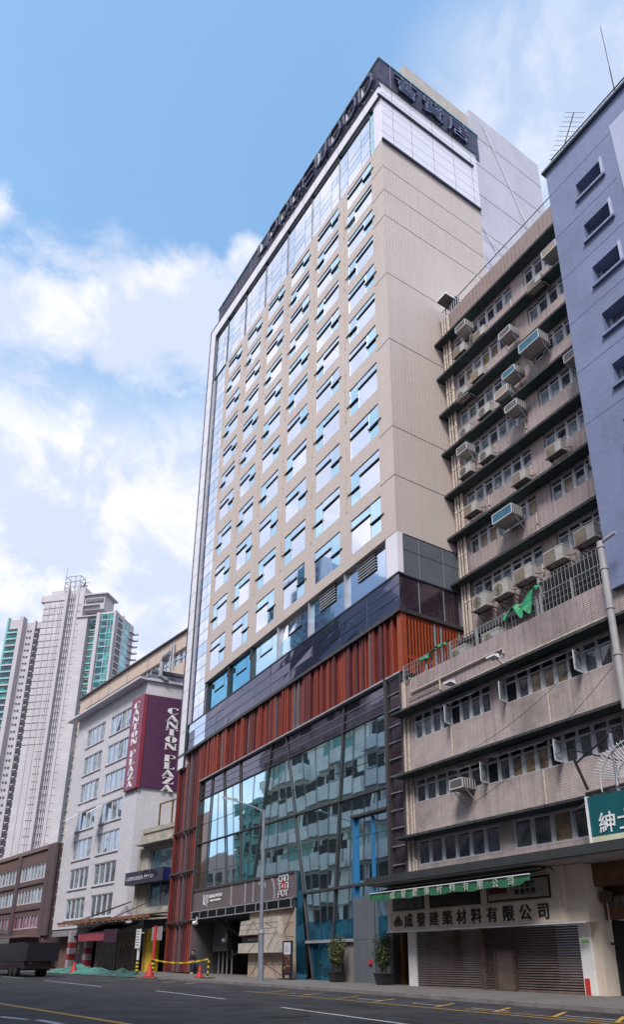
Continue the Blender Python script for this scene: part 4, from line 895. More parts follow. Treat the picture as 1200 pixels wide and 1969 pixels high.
ACS = [('small', -26.7, 42.8, 'small boxed air conditioner under the topmost ledge, nearest the hotel wall'), ('tan', -25.4, 41.0, 'long tan fronted unit on a rack below the top floor windows, left bay'), ('tan', -27.35, 41.25, 'dark based unit on a rack beside the drain pipes at the top floor'),
 ('small', -22.95, 38.8, 'boxed window unit with grey front, second floor from the top at the middle pier'), ('tan', -25.9, 37.9, 'wide tan fronted unit on a bracket, second floor from the top'), ('blue', -22.95, 35.5, 'smaller of the blue fronted boxes, on the middle pier, third floor from the top'),
 ('std', -27.4, 37.4, 'round grilled unit beside the drain pipes, second floor from the top'), ('std', -23.7, 34.5, 'tan boxed unit at the middle pier between a blue box and a pale box'), ('tan', -18.9, 41.7, 'boxed unit beneath the top ledge next to the violet building'),
 ('tan', -20.55, 40.7, 'unit with tan front on a rusty rack below the top right windows'), ('board', -21.1, 36.2, 'biggest blue fronted box, on the pink spandrel of the right bay, third floor from top'), ('dark', -18.55, 33.1, 'boxed unit with dark navy underside tight against the violet building'),
 ('small', -23.1, 33.0, 'large pale boxed unit at the middle pier, lowest box of its cluster'), ('std', -25.6, 34.6, 'round grilled unit in the middle of the left bay, third floor from top'), ('std', -27.45, 34.3, 'round grilled unit beside the drain pipes, third floor from the top'),
 ('dark', -27.5, 32.8, 'boxed unit with dark navy underside beside the drain pipes'), ('std', -25.85, 31.3, 'round grilled unit in the left bay, fourth floor from the top'), ('std', -27.7, 31.3, 'round grilled unit beside the drain pipes, fourth floor from the top'),
 ('tan', -23.4, 28.0, 'tan grilled unit at the right end of the left bay, fifth floor from top'), ('tan', -27.5, 28.2, 'grey fronted unit beside the drain pipes, fifth floor from the top'), ('board', -24.5, 25.9, 'big blue fronted box over the left bay windows, well below the other two'),
 ('tan', -20.75, 28.2, 'grey fronted unit on a wall bracket in the right bay, fifth floor from the top'), ('tan', -18.1, 25.9, 'pale grilled unit half hidden by the violet building, sixth floor from the top'), ('fan', -27.3, 21.15, 'fan unit closest to the hotel in the bottom row above the terrace'),
 ('fan', -25.55, 21.2, 'second fan unit from the hotel in the bottom row above the terrace'), ('tan', -23.8, 21.35, 'third unit in the bottom row above the terrace, square tan grille'), ('tan', -21.6, 21.4, 'fourth unit in the bottom row above the terrace'), ('tan', -19.55, 21.6, 'last unit in the bottom row above the terrace, beside the bent grey pipe')]
PRM = {}
seen = set()
for kind, x, z_, lab in ACS:
    root = PA.get(kind) if (kind in PA and kind != 'tan') else None
    boxed = 'box' in lab
    src = PBX[kind if kind in PBX else 'tan'] if boxed else PA[kind if kind in PA else 'tan']
    y_ = 28.65; sc = 1.02 if z_ > 22 else 1.22
    zb = z_ - (.3 if z_ > 22 else .1)
    if src.name not in seen: o = src; seen.add(src.name); o.location = (x, y_, zb); o['label'] = lab
    else: o = dup(src, (x, y_, zb), 0, lab)
    if kind == 'board': sc = 1.1
    o.scale = (sc, sc * (.9 if boxed else 1), sc); o['group'] = G1
for t in list(PA.values()) + list(PBX.values()):
    if t.name not in seen:
        for ch in list(t.children_recursive): bpy.data.objects.remove(ch)
        bpy.data.objects.remove(t)
o = dup(PBX['small'], (-24.95, 24.0, 9.0), 0, 'single boxed unit on angled struts at the second storey above the shop'); o['group'] = G1; o.scale = (.95, 1.0, .95)
# things on the terrace
def cloth(name, lab, cat, pts, r_, m):
    mb = MB(); P = pts; n = 14; rings = []; rg = random.Random(len(lab)); i0 = mb._m(m)
    for j in range(31):
        f = j / 30 * (len(P) - 1); i = min(int(f), len(P) - 2); p = Vector(P[i]).lerp(Vector(P[i + 1]), f - i); k = len(mb.v); e = 1 - .75 * abs(j / 30 - .5) ** 3 * 8 * .8
        for t in range(n):
            a = 2 * math.pi * t / n; q = r_ * e * (1 + .22 * math.sin(j * 1.1 + t * 2) + .14 * rg.uniform(-1, 1)); mb.v.append(p + Vector((q * math.cos(a) * .5, q * math.cos(a) * .7, q * math.sin(a) * 1.15)))
        rings.append(k)
    for a, b in zip(rings, rings[1:]):
        for t in range(n): mb.f.append((a + t, a + (t + 1) % n, b + (t + 1) % n, b + t)); mb.mi.append(i0)
    mb.f.append(tuple(rings[0] + t for t in range(n))); mb.mi.append(i0); mb.f.append(tuple(rings[-1] + t for t in range(n))); mb.mi.append(i0)
    return tag(mb.build(name, smooth=True), lab, cat)
GB = mat('bright_green_sheet', (.008, .30, .11), .55, var=.3, vscale=5)
def drape(lab, P, hang, seed):
    rg = random.Random(seed); mb = MB(); mb.openm = True; i0 = mb._m(GB); nx, ny = 44, 12
    for j in range(ny + 1):
        for i in range(nx + 1):
            f = i / nx * (len(P) - 1); k = min(int(f), len(P) - 2); p = Vector(P[k]).lerp(Vector(P[k + 1]), f - k); v = j / ny; w = i / nx
            h = hang * (.55 + .35 * math.sin(w * 9 + seed) + .25 * math.sin(w * 23 + seed * 2)) * (.35 + .65 * math.sin(math.pi * min(1, max(0, w * .9 + .05))))
            a = v * math.pi * .75
            mb.v.append(p + Vector((.05 * math.sin(v * 7 + w * 20), .14 * math.cos(a * 1.1) - .06 - .07 * math.sin(w * 31 + v * 5) * v - .04 * math.sin(w * 13), .10 * math.sin(min(math.pi, a * 2)) - v * max(.08, h) + .03 * math.sin(w * 27 + v * 3))))
    for j in range(ny):
        for i in range(nx): k = j * (nx + 1) + i; mb.f.append((k, k + 1, k + nx + 2, k + nx + 1)); mb.mi.append(i0)
    o = mb.build('green_sheet', smooth=False); tag(o, lab, 'plastic sheet')
drape('bright green plastic sheet bunched over the terrace railing, the bigger piece at the right', [(-21.7, 24.0, 17.05), (-20.7, 24.0, 17.3), (-19.8, 24.0, 17.75), (-19.3, 24.0, 17.7)], 1.25, 3)
drape('narrow green cloth tied over the left end of the terrace railing', [(-28.1, 24.0, 17.0), (-27.6, 24.0, 17.15), (-26.5, 24.0, 17.3), (-25.8, 24.0, 17.3)], .45, 5)
for i, (x, lab) in enumerate(((-23.2, 'white fan unit standing on the terrace behind the railing, right one'), (-25.6, 'white fan unit standing on the terrace behind the railing, left one'))):
    o = dup(PA['fan'], (x, 25.0, 16.0), 0, lab); o['group'] = 'fan units standing on the terrace'
for (x, z_, lab) in ((-22.0, 14.75, 'white floodlight on the parapet band at the right end of the long pipe'), (-25.1, 14.45, 'white floodlight on the parapet band left of the other one')):
    t = thing('floodlight', lab, 'light', (x, 23.7, z_), 'floodlights on the old block')
    mb = MB(); mb.hexa([(x - .28, 23.1, z_), (x + .28, 23.1, z_), (x + .2, 23.55, z_ - .02), (x - .2, 23.55, z_ - .02), (x - .28, 23.1, z_ + .1), (x + .28, 23.1, z_ + .1), (x + .16, 23.5, z_ + .24), (x - .16, 23.5, z_ + .24)], LETW); mb.build('lamp_head', t)
    mb = MB(); mb.tube([(x, 23.4, z_ + .05), (x, 23.9, z_ - .12)], .05, LETW, 8); mb.build('arm', t)
t = thing('roof_hood', 'flat white sheet canopy jutting from the roof corner next to the hotel wall', 'canopy', (-29, 28.5, 47.5))
mb = MB(); mb.poly([(-29.2, 28.2, 47.6), (-28.2, 28.2, 47.6), (-28.2, 29.9, 47.62), (-29.2, 29.9, 47.62)], ACG); mb.box(-29.2, -28.2, 28.18, 28.22, 47.58, 47.72, LETW); mb.box(-28.22, -28.18, 28.2, 29.9, 47.58, 47.72, LETW); mb.box(-29.2, -28.2, 28.2, 29.9, 47.7, 47.74, WHITE); mb.openm = True; mb.build('sheet', t)
mb = MB(); mb.bar((-28.6, 28.9, 46.6), (-28.6, 28.3, 47.6), .05, RUST); mb.bar((-29.0, 28.9, 46.6), (-29.0, 28.9, 47.6), .05, RUST); mb.build('strut', t)
def leafball(mb, c, r_, n, sz, m, sq=(1, 1, 1), rg=random):
    for i in range(n):
        d = Vector((rg.gauss(0, 1), rg.gauss(0, 1), rg.gauss(0, 1))).normalized() * r_ * rg.uniform(.35, 1) ** .6; p = Vector(c) + Vector((d.x * sq[0], d.y * sq[1], d.z * sq[2]))
        u_ = Vector((rg.gauss(0, 1), rg.gauss(0, 1), rg.gauss(0, 1))).normalized(); v_ = u_.cross(Vector((rg.gauss(0, 1), rg.gauss(0, 1), rg.gauss(0, 1)))).normalized()
        s = sz * rg.uniform(.6, 1.3); k = len(mb.v); mb.v += [p - u_ * s, p + v_ * s * .4, p + u_ * s, p - v_ * s * .4]; mb.f.append((k, k + 1, k + 2, k + 3)); mb.mi.append(mb._m(m))
t = thing('rooftop_plant', 'small leafy plant behind the roof railing under the flat hood', 'plant', (-28.6, 29.5, 46.6)); mb = MB(); mb.openm = True
leafball(mb, (-28.5, 29.2, 47.5), .6, 160, .10, LEAF, (1.2, .5, .6)); mb.build('foliage', t)
mb = MB(); mb.tube([(-28.6, 29.3, 46.6), (-28.5, 29.25, 47.3)], .03, RUST, 6); mb.build('stem', t)
# =================================================================== VIOLET BUILDING
V = thing('violet_building', 'violet blue rendered building with small deep windows at the right edge', 'building', (-12, 27, 0))
VW = [(-14.05, -12.6, 36.9, 38.0), (-14.0, -12.55, 33.95, 35.05), (-13.95, -12.5, 31.0, 32.15), (-13.9, -12.45, 27.9, 29.15), (-13.85, -12.4, 24.9, 26.1), (-13.8, -12.35, 21.8, 23.0)]
mb = MB(); mb.openm = True; mb.wall(-15.62, 4, 15.6, 40.8, VW, 23.75, PURP, .75)
mb.poly([(-15.62, 23.75, 15.6), (-15.62, 44, 15.6), (-15.62, 44, 40.8), (-15.62, 23.75, 40.8)], PURP); mb.poly([(-15.62, 23.75, 40.8), (4, 23.75, 40.8), (4, 44, 40.8), (-15.62, 44, 40.8)], CONC); mb.poly([(-15.62, 23.75, 15.6), (4, 23.75, 15.6), (4, 44, 15.6), (-15.62, 44, 15.6)], PURP)
mb.poly([(-12.9 + 1.1, 23.70, 39.35), (4, 23.70, 39.35), (4, 23.70, 15.6), (-12.35 + 1.0, 23.70, 15.6)], PALE); mb.build('wall', V)
mb = MB()
for z_ in (39.0, 35.9, 33.0, 30.0, 27.0, 24.0): mb.box(-15.6, -11.9, 23.742, 23.75, z_, z_ + .02, mat('violet_joint', (.10, .12, .21), .8))
mb.build('render_joint', V)
mb = MB(); mb.box(-15.75, 4, 23.55, 24.4, 40.8, 40.92, mat('dark_coping', (.10, .13, .17), .6)); mb.build('coping', V)
for a, b, z0_, z1_ in VW:
    f = MB(); f.box(b - .0, b + .13, 23.66, 23.75, z0_ - .12, z1_ + .06, PALE); f.box(a - .1, b + .16, 23.6, 23.75, z0_ - .14, z0_ - .003, PURP); f.box(a, a + .12, 24.3, 24.45, z0_, z1_, MLIT); f.box(a, b, 24.3, 24.4, z0_, z0_ + .09, MLIT); f.box(a, b, 24.28, 24.36, z0_ + .25, z0_ + .31, MLIT); f.box(a, b, 24.3, 24.4, z0_ + .62, z0_ + .65, MGRY)
    fo = f.build('window', V); g = MB(); g.openm = True; g.poly([(a, 24.44, z0_), (b, 24.44, z0_), (b, 24.44, z1_), (a, 24.44, z1_)], G_WIN2); g.build('pane', fo)
mb = MB(); mb.tube([(-15.3, 24, 41.8), (-9, 24, 41.8)], .04, RUST, 6); mb.tube([(-15.3, 24, 40.9), (-15.3, 24, 41.8)], .03, RUST, 5)
for i in range(26): mb.tube([(-15.0 + i * .27, 24, 40.9), (-15.0 + i * .27, 24, 41.8)], .012, ALU, 4)
mb.build('roof_railing', V)
t = thing('tall_mast_antenna', 'tall thin mast antenna on the roof of the violet building', 'antenna', (-11.5, 24.6, 41))
mb = MB(); mb.tube([(-11.6, 24.6, 40.9), (-11.6, 24.6, 44.6)], .03, RUST, 5); mb.tube([(-11.6, 24.6, 43), (-11.6, 24.6, 48.0)], .018, RUST, 5); mb.bar((-11.6, 24.6, 43.0), (-11.1, 24.6, 41), .04, RUST); mb.box(-11.7, -11.5, 24.5, 24.7, 42.0, 42.3, RUST); mb.build('mast', t)
t = thing('yagi_antenna', 'comb shaped aerial leaning on the roof corner of the violet building', 'antenna', (-14.7, 24.2, 41))
mb = MB(); mb.tube([(-15.2, 24.2, 41.0), (-13.7, 24.2, 43.6)], .03, RUST, 5); mb.build('boom', t)
mb = MB()
for i in range(11): mb.tube([(-15.3 + i * .14 + .0, 23.75, 41.6 + i * .19), (-14.5 + i * .12, 24.6, 41.2 + i * .22)], .01, RUST, 4)
mb.build('element', t)
# =================================================================== GREEN SIGN and steel frame at the right
t = thing('green_projecting_sign', 'dark teal box sign with white Chinese characters projecting over the pavement at the right edge', 'sign', (-15, 22, 5.5))
mb = MB(); mb.box(-16.75, -13, 21.95, 22.3, 5.25, 6.92, TEALS); mb.build('sign_box', t)
mb = MB(); mb.box(-16.8, -16.72, 21.9, 22.35, 5.2, 6.96, LETW); mb.box(-16.8, -13, 21.92, 22.3, 5.18, 5.24, RUST); mb.box(-16.72, -13, 21.94, 21.95, 5.25, 5.47, mat('cream_sign_strip', (.60, .58, .42), .6)); mb.build('sign_rim', t)
text('sign_lettering', '紳士', WF, -16.35, 21.93, 5.62, .78, LETW, t, ext=.01, bold=.006, space=1.1, sx=.95)
t = thing('steel_fan_frame', 'skeleton of an old neon sign, steel struts and white fan rods over the teal sign', 'sign frame', (-15.8, 22.4, 7.2))
mb = MB(); mb.tube([(-15.6, 22.3, 7.0), (-15.6, 22.3, 9.15)], .07, GALV, 8); mb.bar((-17.5, 22.3, 9.0), (-16.9, 22.3, 7.3), .08, BLACK); mb.bar((-17.3, 22.3, 8.4), (-15.3, 22.3, 9.3), .06, BLACK); mb.bar((-17.5, 22.3, 9.0), (-14.5, 22.3, 7.7), .06, BLACK); mb.bar((-17.0, 22.3, 7.15), (-13, 22.3, 7.25), .10, BLACK); mb.bar((-15.5, 22.3, 9.1), (-14, 22.3, 7.8), .06, BLACK)
mb.bar((-18.4, 23.9, 4.9), (-16.8, 22.2, 6.3), .06, GALV); mb.bar((-19.0, 23.9, 6.95), (-16.75, 22.2, 6.9), .045, GALV); mb.build('strut', t)
mb = MB()
for i in range(20):
    a = math.radians(118 - i * 5.2); c_ = Vector((-14.6, 22.25, 7.35)); mb.tube([tuple(c_ + Vector((math.cos(a + 1.0) * .5, 0, math.sin(a + 1.0) * .3))), tuple(c_ + Vector((math.cos(a + 1.0) * 2.0, .0, math.sin(a + .9) * 1.45)))], .013, MLIT, 4)
for r_ in (.9, 1.55): mb.tube([tuple(Vector((-14.6 + math.cos(a / 10) * r_ * 1.05, 22.2, 7.3 + math.sin(a / 10) * r_ * .95))) for a in range(8, 34)], .025, MLIT, 5)
mb.build('fan_rod', t)
for i, (p, q, sag) in enumerate((((-24.5, 23.0, 7.9), (-13.5, 20, 10.6), .5), ((-19.5, 22.6, 8.9), (-13.5, 20, 8.9), .1), ((-24.3, 23.2, 10.6), (-15, 22, 13.0), .5))):
    mb = MB(); mb.tube([tuple(Vector(p).lerp(Vector(q), j / 12) - Vector((0, 0, sag * 4 * j / 12 * (1 - j / 12)))) for j in range(13)], .012, BLACK, 4)
    tag(mb.build('overhead_wire'), ('thin black wire sagging across the lower pink storeys', 'short wire running to the neon sign skeleton', 'thin wire sagging past the open windows of the third storey')[i], 'wire', 'wires across the old block')
# =================================================================== SMALL CREAM BUILDING beside the hotel
PC = Vector((-73.0, 23.62, 0))
FC = Fr(-65.0, 24.95, 9.4)          # a runs to the right, negative to the left
K = thing('small_cream_building', 'weathered cream two window building squeezed between the white block and the red slats', 'building', (-69, 26, 0))
KW = [(-6.2, -1.6, 8.95, 11.75), (-6.1, -1.6, 6.15, 8.6)]
mb = MB(FC); mb.openm = True; mb.wall(-8.1, .4, 4.6, 13.9, KW, 0, PLZ2, .35); mb.poly([(-8.1, 0, 13.9), (.4, 0, 13.9), (.4, 10, 13.9), (-8.1, 10, 13.9)], PLZ2); mb.build('wall', K)
mb = MB(FC); mb.hexa([FC(-7.3, -1.0, 12.15), FC(-.6, -.9, 12.15), FC(-.6, 0, 12.15), FC(-7.3, 0, 12.15), FC(-7.3, -1.0, 12.3), FC(-.6, -.9, 12.3), FC(-.6, 0, 12.6), FC(-7.3, 0, 12.6)], PLZ2)
mb.box(-7.6, .3, -.12, 0, 13.5, 13.95, PLZ2); mb.box(-8.1, -7.5, -.2, 0, 4.6, 12, PLZ2); mb.box(-.9, -.2, -.22, 0, 4.6, 13.5, PLZ2); mb.box(-7.2, -.9, -.1, 0, 5.6, 5.9, PLZ2); mb.build('stone_trim', K)
for a, b, z0_, z1_ in KW:
    f = MB(FC); f.box(a, a + .1, .25, .35, z0_, z1_, ALU); f.box(b - .1, b, .25, .35, z0_, z1_, ALU); f.box(a, b, .25, .35, z1_ - .1, z1_, ALU); f.box(a, b, .25, .35, z0_, z0_ + .1, ALU)
    if z0_ < 8: f.box((a + b) / 2 - .06, (a + b) / 2 + .06, .25, .35, z0_, z1_, ALU)
    fo = f.build('window', K); g = MB(FC); g.openm = True; g.poly([(a, .33, z0_), (b, .35, z0_), (b, .34, z1_), (a, .35, z1_)], mat('glass_small', (.32, .40, .48), .06, metal=.8, wave=.03, wscale=.6)); g.build('pane', fo)
mb = MB(FC); 
for a in (-5.6, -3.1, -.6): mb.box(a, a + .14, .4, .54, 13.9, 16.4, mat('rusty_ochre_steel', (.28, .17, .07), .8, var=.3))
mb.box(-5.6, -.4, .4, .54, 16.3, 16.45, MC['rusty_ochre_steel']); mb.box(-5.6, -.4, .4, .54, 14.3, 14.4, MC['rusty_ochre_steel']) if False else None; mb.build('roof_frame', K)
t = thing('navy_box_sign', 'dark navy box sign reading COLIN DESIGN LIMITED between the two windows of the cream building', 'sign', tuple(FC(-5, -1, 8.5)))
mb = MB(FC); mb.box(-8.5, -1.0, -1.15, -.12, 8.35, 9.55, NAVY); mb.box(-1.0, -.97, -1.1, -.12, 8.4, 9.5, mat('navy_end', (.012, .018, .11), .4)); mb.build('sign_box', t)
text('sign_lettering', 'COLIN DESIGN LIMITED', FC, -8.2, -1.17, 8.72, .50, mat('dull_silver_letter', (.42, .42, .46), .5), t, ext=.02, bold=.012, sx=1.02)
text('script_lettering', 'Colin', FC, -4.9, -1.19, 8.75, 1.15, mat('black_script', (.008, .008, .02), .4), t, ext=.01, sx=1.1)
# =================================================================== WHITE PLAZA BLOCK
FP = Fr(PC.x, PC.y, 7.7)
P = thing('white_plaza_block', 'white seven storey block with a purple banner around its corner', 'building', (-84, 26, 0))
PZ = [29.1, 25.45, 21.95, 18.45, 14.95, 11.55, 8.15]; PH = 2.35
HO = []
for z_ in PZ:
    HO.append((-18.3, -12.8, z_ - PH, z_)); HO.append((-11.2, -5.5, z_ - PH, z_))
mb = MB(FP); mb.openm = True; mb.wall(-21.7, -2, 4.8, 31.2, HO, 0, PLZ, .2)
SDP = Fr(FP(-2, 0, 0).x, FP(-2, 0, 0).y, 90 - 5.7)
mb.poly([(0, 0, 4.8), (14, 0, 4.8), (14, 0, 31.2), (0, 0, 31.2)], PLZ, SDP); mb.poly([(-21.7, 0, 4.8), (-21.7, 18, 4.8), (-21.7, 18, 31.2), (-21.7, 0, 31.2)], PLZ); mb.build('wall', P)
mb = MB(FP); mb.box(-23.3, -1.8, -1.1, 0, 31.2, 31.45, PLZ); mb.box(-22.0, -2.3, .8, 12, 32.4, 32.7, GPAN); mb.box(-22.0, -2.3, .9, 12, 31.4, 32.4, MGRY); mb.build('roof_ledge', P)
mb = MB(FP)
for i in range(20): mb.box(-21.9 + i, -21.86 + i, .75, .9, 31.4, 32.4, ALU)
mb.box(0, 14, -.3, .1, 31.2, 31.5, PLZ, SDP); mb.box(.3, 14, -.1, .2, 32.3, 32.65, GPAN, SDP); mb.box(.3, 14, .0, .2, 31.5, 32.3, MC['louvre_blade'], SDP); mb.build('roof_louvre', P)
mb = MB(FP); mb.tube([(-1.2, 1.9, 31.5), (-1.4, 1.2, 31.9), (-1.3, 1.2, 33.6), (-.8, 1.2, 34.1), (.4, 1.2, 34.2)], .28, ALU, 10); mb.build('vent_duct', P)
for z_ in PZ:
    for a, b in ((-18.3, -12.8), (-11.2, -5.5)):
        n = 4; f = MB(FP); w = (b - a) / n
        for i in range(n + 1): f.box(a + i * w - .06, a + i * w + .06, .05, .2, z_ - PH, z_, MLIT)
        f.box(a, b, .05, .2, z_ - .1, z_, MLIT); f.box(a, b, .05, .2, z_ - PH, z_ - PH + .1, MLIT); f.box(a - .15, b + .15, -.12, .05, z_ - PH - .14, z_ - PH - .002, PLZ)
        fo = f.build('window', P); g = MB(FP); g.openm = True
        for i in range(n):
            e = random.uniform(-.03, .03); m_ = G_PLZ if random.random() < .7 else G_WIN2
            g.poly([(a + i * w + .06, .15 + e, z_ - PH), (a + (i + 1) * w - .06, .15 - e, z_ - PH), (a + (i + 1) * w - .06, .15, z_), (a + i * w + .06, .15, z_)], m_)
        g.build('pane', fo)
for a, z_ in ((-17.6, 18.3), (-10.7, 18.3)):
    mb = MB(FP); mb.hexa([FP(a, -.05, z_), FP(a + 1.7, -.05, z_), FP(a + 1.7, 0, z_ + .06), FP(a, 0, z_ + .06), FP(a - .1, -1.9, z_ - 1.2), FP(a + 1.6, -1.9, z_ - 1.2), FP(a + 1.6, -1.85, z_ - 1.1), FP(a - .1, -1.85, z_ - 1.1)], MLIT); mb.build('open_vent', P)
mb = MB(FP); mb.box(-21.5, -2.6, .6, 14, 4.8, 31.0, DARKV); mb.build('interior', P)
mb = MB(FP); mb.box(-21.9, -21.7, .3, .6, 4.8, 30, RUST)
for i in range(17): mb.box(-22.4, -21.7, .1, .4, 6 + i * 1.45, 6.2 + i * 1.45, mat('pinkish_fin', (.45, .28, .28), .7))
mb.build('side_fins', P)
BN = thing('purple_wrap_banner', 'tall purple banner around the corner of the white block, CANTON PLAZA running down both faces', 'banner', tuple(FP(0, -.5, 19)))
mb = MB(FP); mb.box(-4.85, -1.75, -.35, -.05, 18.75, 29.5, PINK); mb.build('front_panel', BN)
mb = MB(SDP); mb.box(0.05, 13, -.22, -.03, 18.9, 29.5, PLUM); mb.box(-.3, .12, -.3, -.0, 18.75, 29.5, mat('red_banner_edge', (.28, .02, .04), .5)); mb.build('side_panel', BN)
def gl(ch):
    A = [[(0, 0), (.13, 0), (.13, .04), (.47, .9), (.40, 1), (.02, .05)], [(.40, 1), (.52, 1), (1.0, .05), (1.0, 0), (.56, 0), (.56, .05), (.63, .07), (.33, .78)], [(.2, .3), (.5, .3), (.48, .37), (.23, .37)], [(-.05, 0), (.25, 0), (.25, .05), (-.05, .05)]]
    Nn = [[(.05, 0), (.18, 0), (.18, .85), (.05, .95)], [(-.03, 1), (.38, 1), (1.0, .12), (1.0, 0), (.68, 0), (.05, .93)], [(.85, .2), (.95, .2), (.95, 1), (.85, 1)], [(-.05, 0), (.3, 0), (.3, .05), (-.05, .05)], [(.72, .95), (1.06, .95), (1.06, 1), (.72, 1)]]
    if ch == 'A': return A
    if ch == 'N': return Nn
    if ch == 'T': return [[(.32, 0), (.68, 0), (.68, 1), (.32, 1)], [(0, .95), (.29, .95), (.29, 1), (0, 1)], [(.71, .95), (1, .95), (1, 1), (.71, 1)], [(0, .72), (.04, .72), (.18, .95), (0, .95)], [(1, .72), (.96, .72), (.82, .95), (1, .95)], [(.24, 0), (.76, 0), (.76, .04), (.24, .04)]]
    if ch == 'L': return [[(.12, 0), (.52, 0), (.52, 1), (.12, 1)], [(.56, 0), (.95, 0), (.98, .32), (.94, .32), (.78, .07), (.56, .07)], [(.04, .96), (.6, .96), (.6, 1), (.04, 1)], [(.04, 0), (.12, 0), (.12, .04), (.04, .04)]]
    if ch == 'P': return [[(.10, 0), (.48, 0), (.48, 1), (.10, 1)], [(.52, .93), (.70, .93), (.80, .86), (.84, .72), (.80, .58), (.70, .5), (.52, .5), (.52, .43), (.75, .43), (.95, .52), (1.02, .72), (.95, .9), (.75, 1), (.52, 1)], [(.02, 0), (.58, 0), (.58, .04), (.02, .04)], [(.02, .96), (.1, .96), (.1, 1), (.02, 1)]]
    if ch == 'Z': return [[(.05, 0), (.45, 0), (.97, .95), (.97, 1), (.62, 1), (.05, .05)], [(.04, 1), (.08, .72), (.12, .72), (.28, .94), (.58, .94), (.58, 1)], [(.5, 0), (.97, 0), (.97, .30), (.93, .30), (.78, .06), (.5, .06)]]
    L_ = [(.5 + .5 * math.cos(math.radians(a)), .5 + .5 * math.sin(math.radians(a))) for a in range(96, 265, 12)]
    if ch == 'O': return [[(.40, .02)] + [(.40, .98)] + L_[0:], [(.60, .98), (.60, .02)] + [(.5 + .5 * math.cos(math.radians(a)), .5 + .5 * math.sin(math.radians(a))) for a in range(-84, 85, 12)], [(.44, .94), (.56, .94), (.56, 1), (.44, 1)], [(.44, 0), (.56, 0), (.56, .06), (.44, .06)]]
    if ch == 'C': return [[(.40, .02)] + [(.40, .98)] + L_[0:], [(.44, .94), (.7, .9), (.84, .7), (.92, .7), (.94, 1), (.88, .94), (.7, 1), (.44, 1)], [(.44, 0), (.7, 0), (.95, .2), (.90, .25), (.7, .08), (.44, .06)]]
def stack(fr, a, b, ztop, w, h, st, par, gap):
    z_ = ztop
    for wd in ('CANTON', 'PLAZA'):
        for ch in wd:
            mb = MB(fr); mb.openm = True
            for pl in gl(ch): mb.poly([(a + x * w, b, z_ - h + y * h) for x, y in pl], LETW)
            o = mb.build('banner_letter', par); md = o.modifiers.new('solid', 'SOLIDIFY'); md.thickness = .03; z_ -= st
        z_ -= gap
stack(FP, -4.15, -.38, 28.9, 1.5, .74, .86, BN, .55)
stack(SDP, 2.45, -.26, 28.3, 1.35, .74, .84, BN, .5)
# ground level of the plaza : shutters, striped columns, canopy
GP_ = thing('ground_floor_arcade', 'dim row of closed grey shutters under the white block, with red and white striped columns', 'shop row', tuple(FP(-10, 0, 0)))
mb = MB(FP); mb.box(-21.7, 7.6, .1, .6, 4.0, 4.9, mat('violet_grey_wall', (.26, .24, .26), .8)); mb.box(-21.7, -15.5, 1.2, 1.5, 0, 4, BRN); mb.box(-21.7, 8, 2.2, 2.4, 0, 4, DARKV); mb.build('lintel', GP_)
for a, b in ((-15.3, -12.2), (-10.2, -5.3), (-4.4, -.8)):
    mb = MB(FP); k_ = a; m_ = mat('grey_folding_shutter', (.26, .24, .25), .6, var=.15)
    while k_ < b: mb.box(k_, k_ + .26, .8 + (.06 if int((k_ - a) / .3) % 2 else 0), 1.0, .2, 4.0, m_); k_ += .3
    mb.build('folding_shutter', GP_)
for a in (-15.9, -11.3):
    mb = MB(FP); 
    for i in range(7): mb.box(a, a + .75, -.15, .6, .2 + i * .62, .2 + (i + 1) * .62 - .001, mat('column_red', (.30, .03, .05), .6, var=.2) if i % 2 == (0 if a < -14 else 1) and i in (1, 2, 3, 4, 5) else mat('column_grey_white', (.36, .34, .36), .7, var=.15))
    mb.build('striped_column', GP_)
mb = MB(FP); mb.box(-4.4, -.4, .6, .8, .2, 4.0, mat('pale_brown_board', (.20, .16, .13), .8, var=.2)); mb.build('graffiti_hoarding', GP_)
mb = MB(FP)
for pts in ([(-3.9, 1.4), (-3.5, 2.6), (-3.3, 1.6), (-2.9, 2.5)], [(-2.6, 2.4), (-2.8, 1.5), (-2.3, 1.6)], [(-2.0, 1.5), (-1.9, 2.5), (-1.4, 2.6), (-1.3, 2.0), (-1.8, 1.9)], [(-2.5, 2.9), (-1.2, 1.3)]):
    for p, q in zip(pts, pts[1:]): mb.bar((p[0], .59, p[1]), (q[0], .59, q[1]), .11, mat('graffiti', (.05, .04, .06), .8), .02, upv=(0, 1, 0))
mb.build('graffiti', GP_)
YD = thing('yellow_doorway', 'bright yellow framed doorway beside the dark gap under the cream building', 'doorway', tuple(FC(-4, 0, 0)))
mb = MB(FC); mb.box(-5.9, -4.9, .1, .5, .3, 4.2, mat('ochre_panel', (.42, .22, .04), .6, var=.2)); mb.box(-4.9, -3.5, -.1, .5, .3, 4.2, YELP); mb.box(-3.5, -2.2, .1, .3, 3.9, 4.2, YELP); mb.build('yellow_frame', YD)
mb = MB(FC); mb.box(-3.5, .3, .9, 1.1, .2, 4.6, DARKV); mb.box(-5.6, .4, -.2, .6, 4.2, 5.0, mat('dark_violet_board', (.05, .04, .07), .7)); mb.build('dark_doorway', YD)
text('door_lettering', 'ROXY', FC, -5.25, .06, 1.7, .55, mat('pale_ochre_letter', (.55, .38, .14), .6), YD, rotz=math.pi / 2, ext=.01) if False else None
AC2 = thing('rusty_canopy', 'long rusty sheet canopy over the shutters of the white block and the cream building', 'canopy', tuple(FP(-8, -1, 5.2)))
mb = MB(FP); mb.box(-14.0, 7.8, -2.3, 0, 5.15, 5.22, RUST); mb.box(-14.0, 7.8, -2.35, -2.3, 5.0, 5.28, mat('rust_orange_edge', (.30, .12, .06), .8, var=.4)); mb.build('canopy_sheet', AC2)
mb = MB(FP)
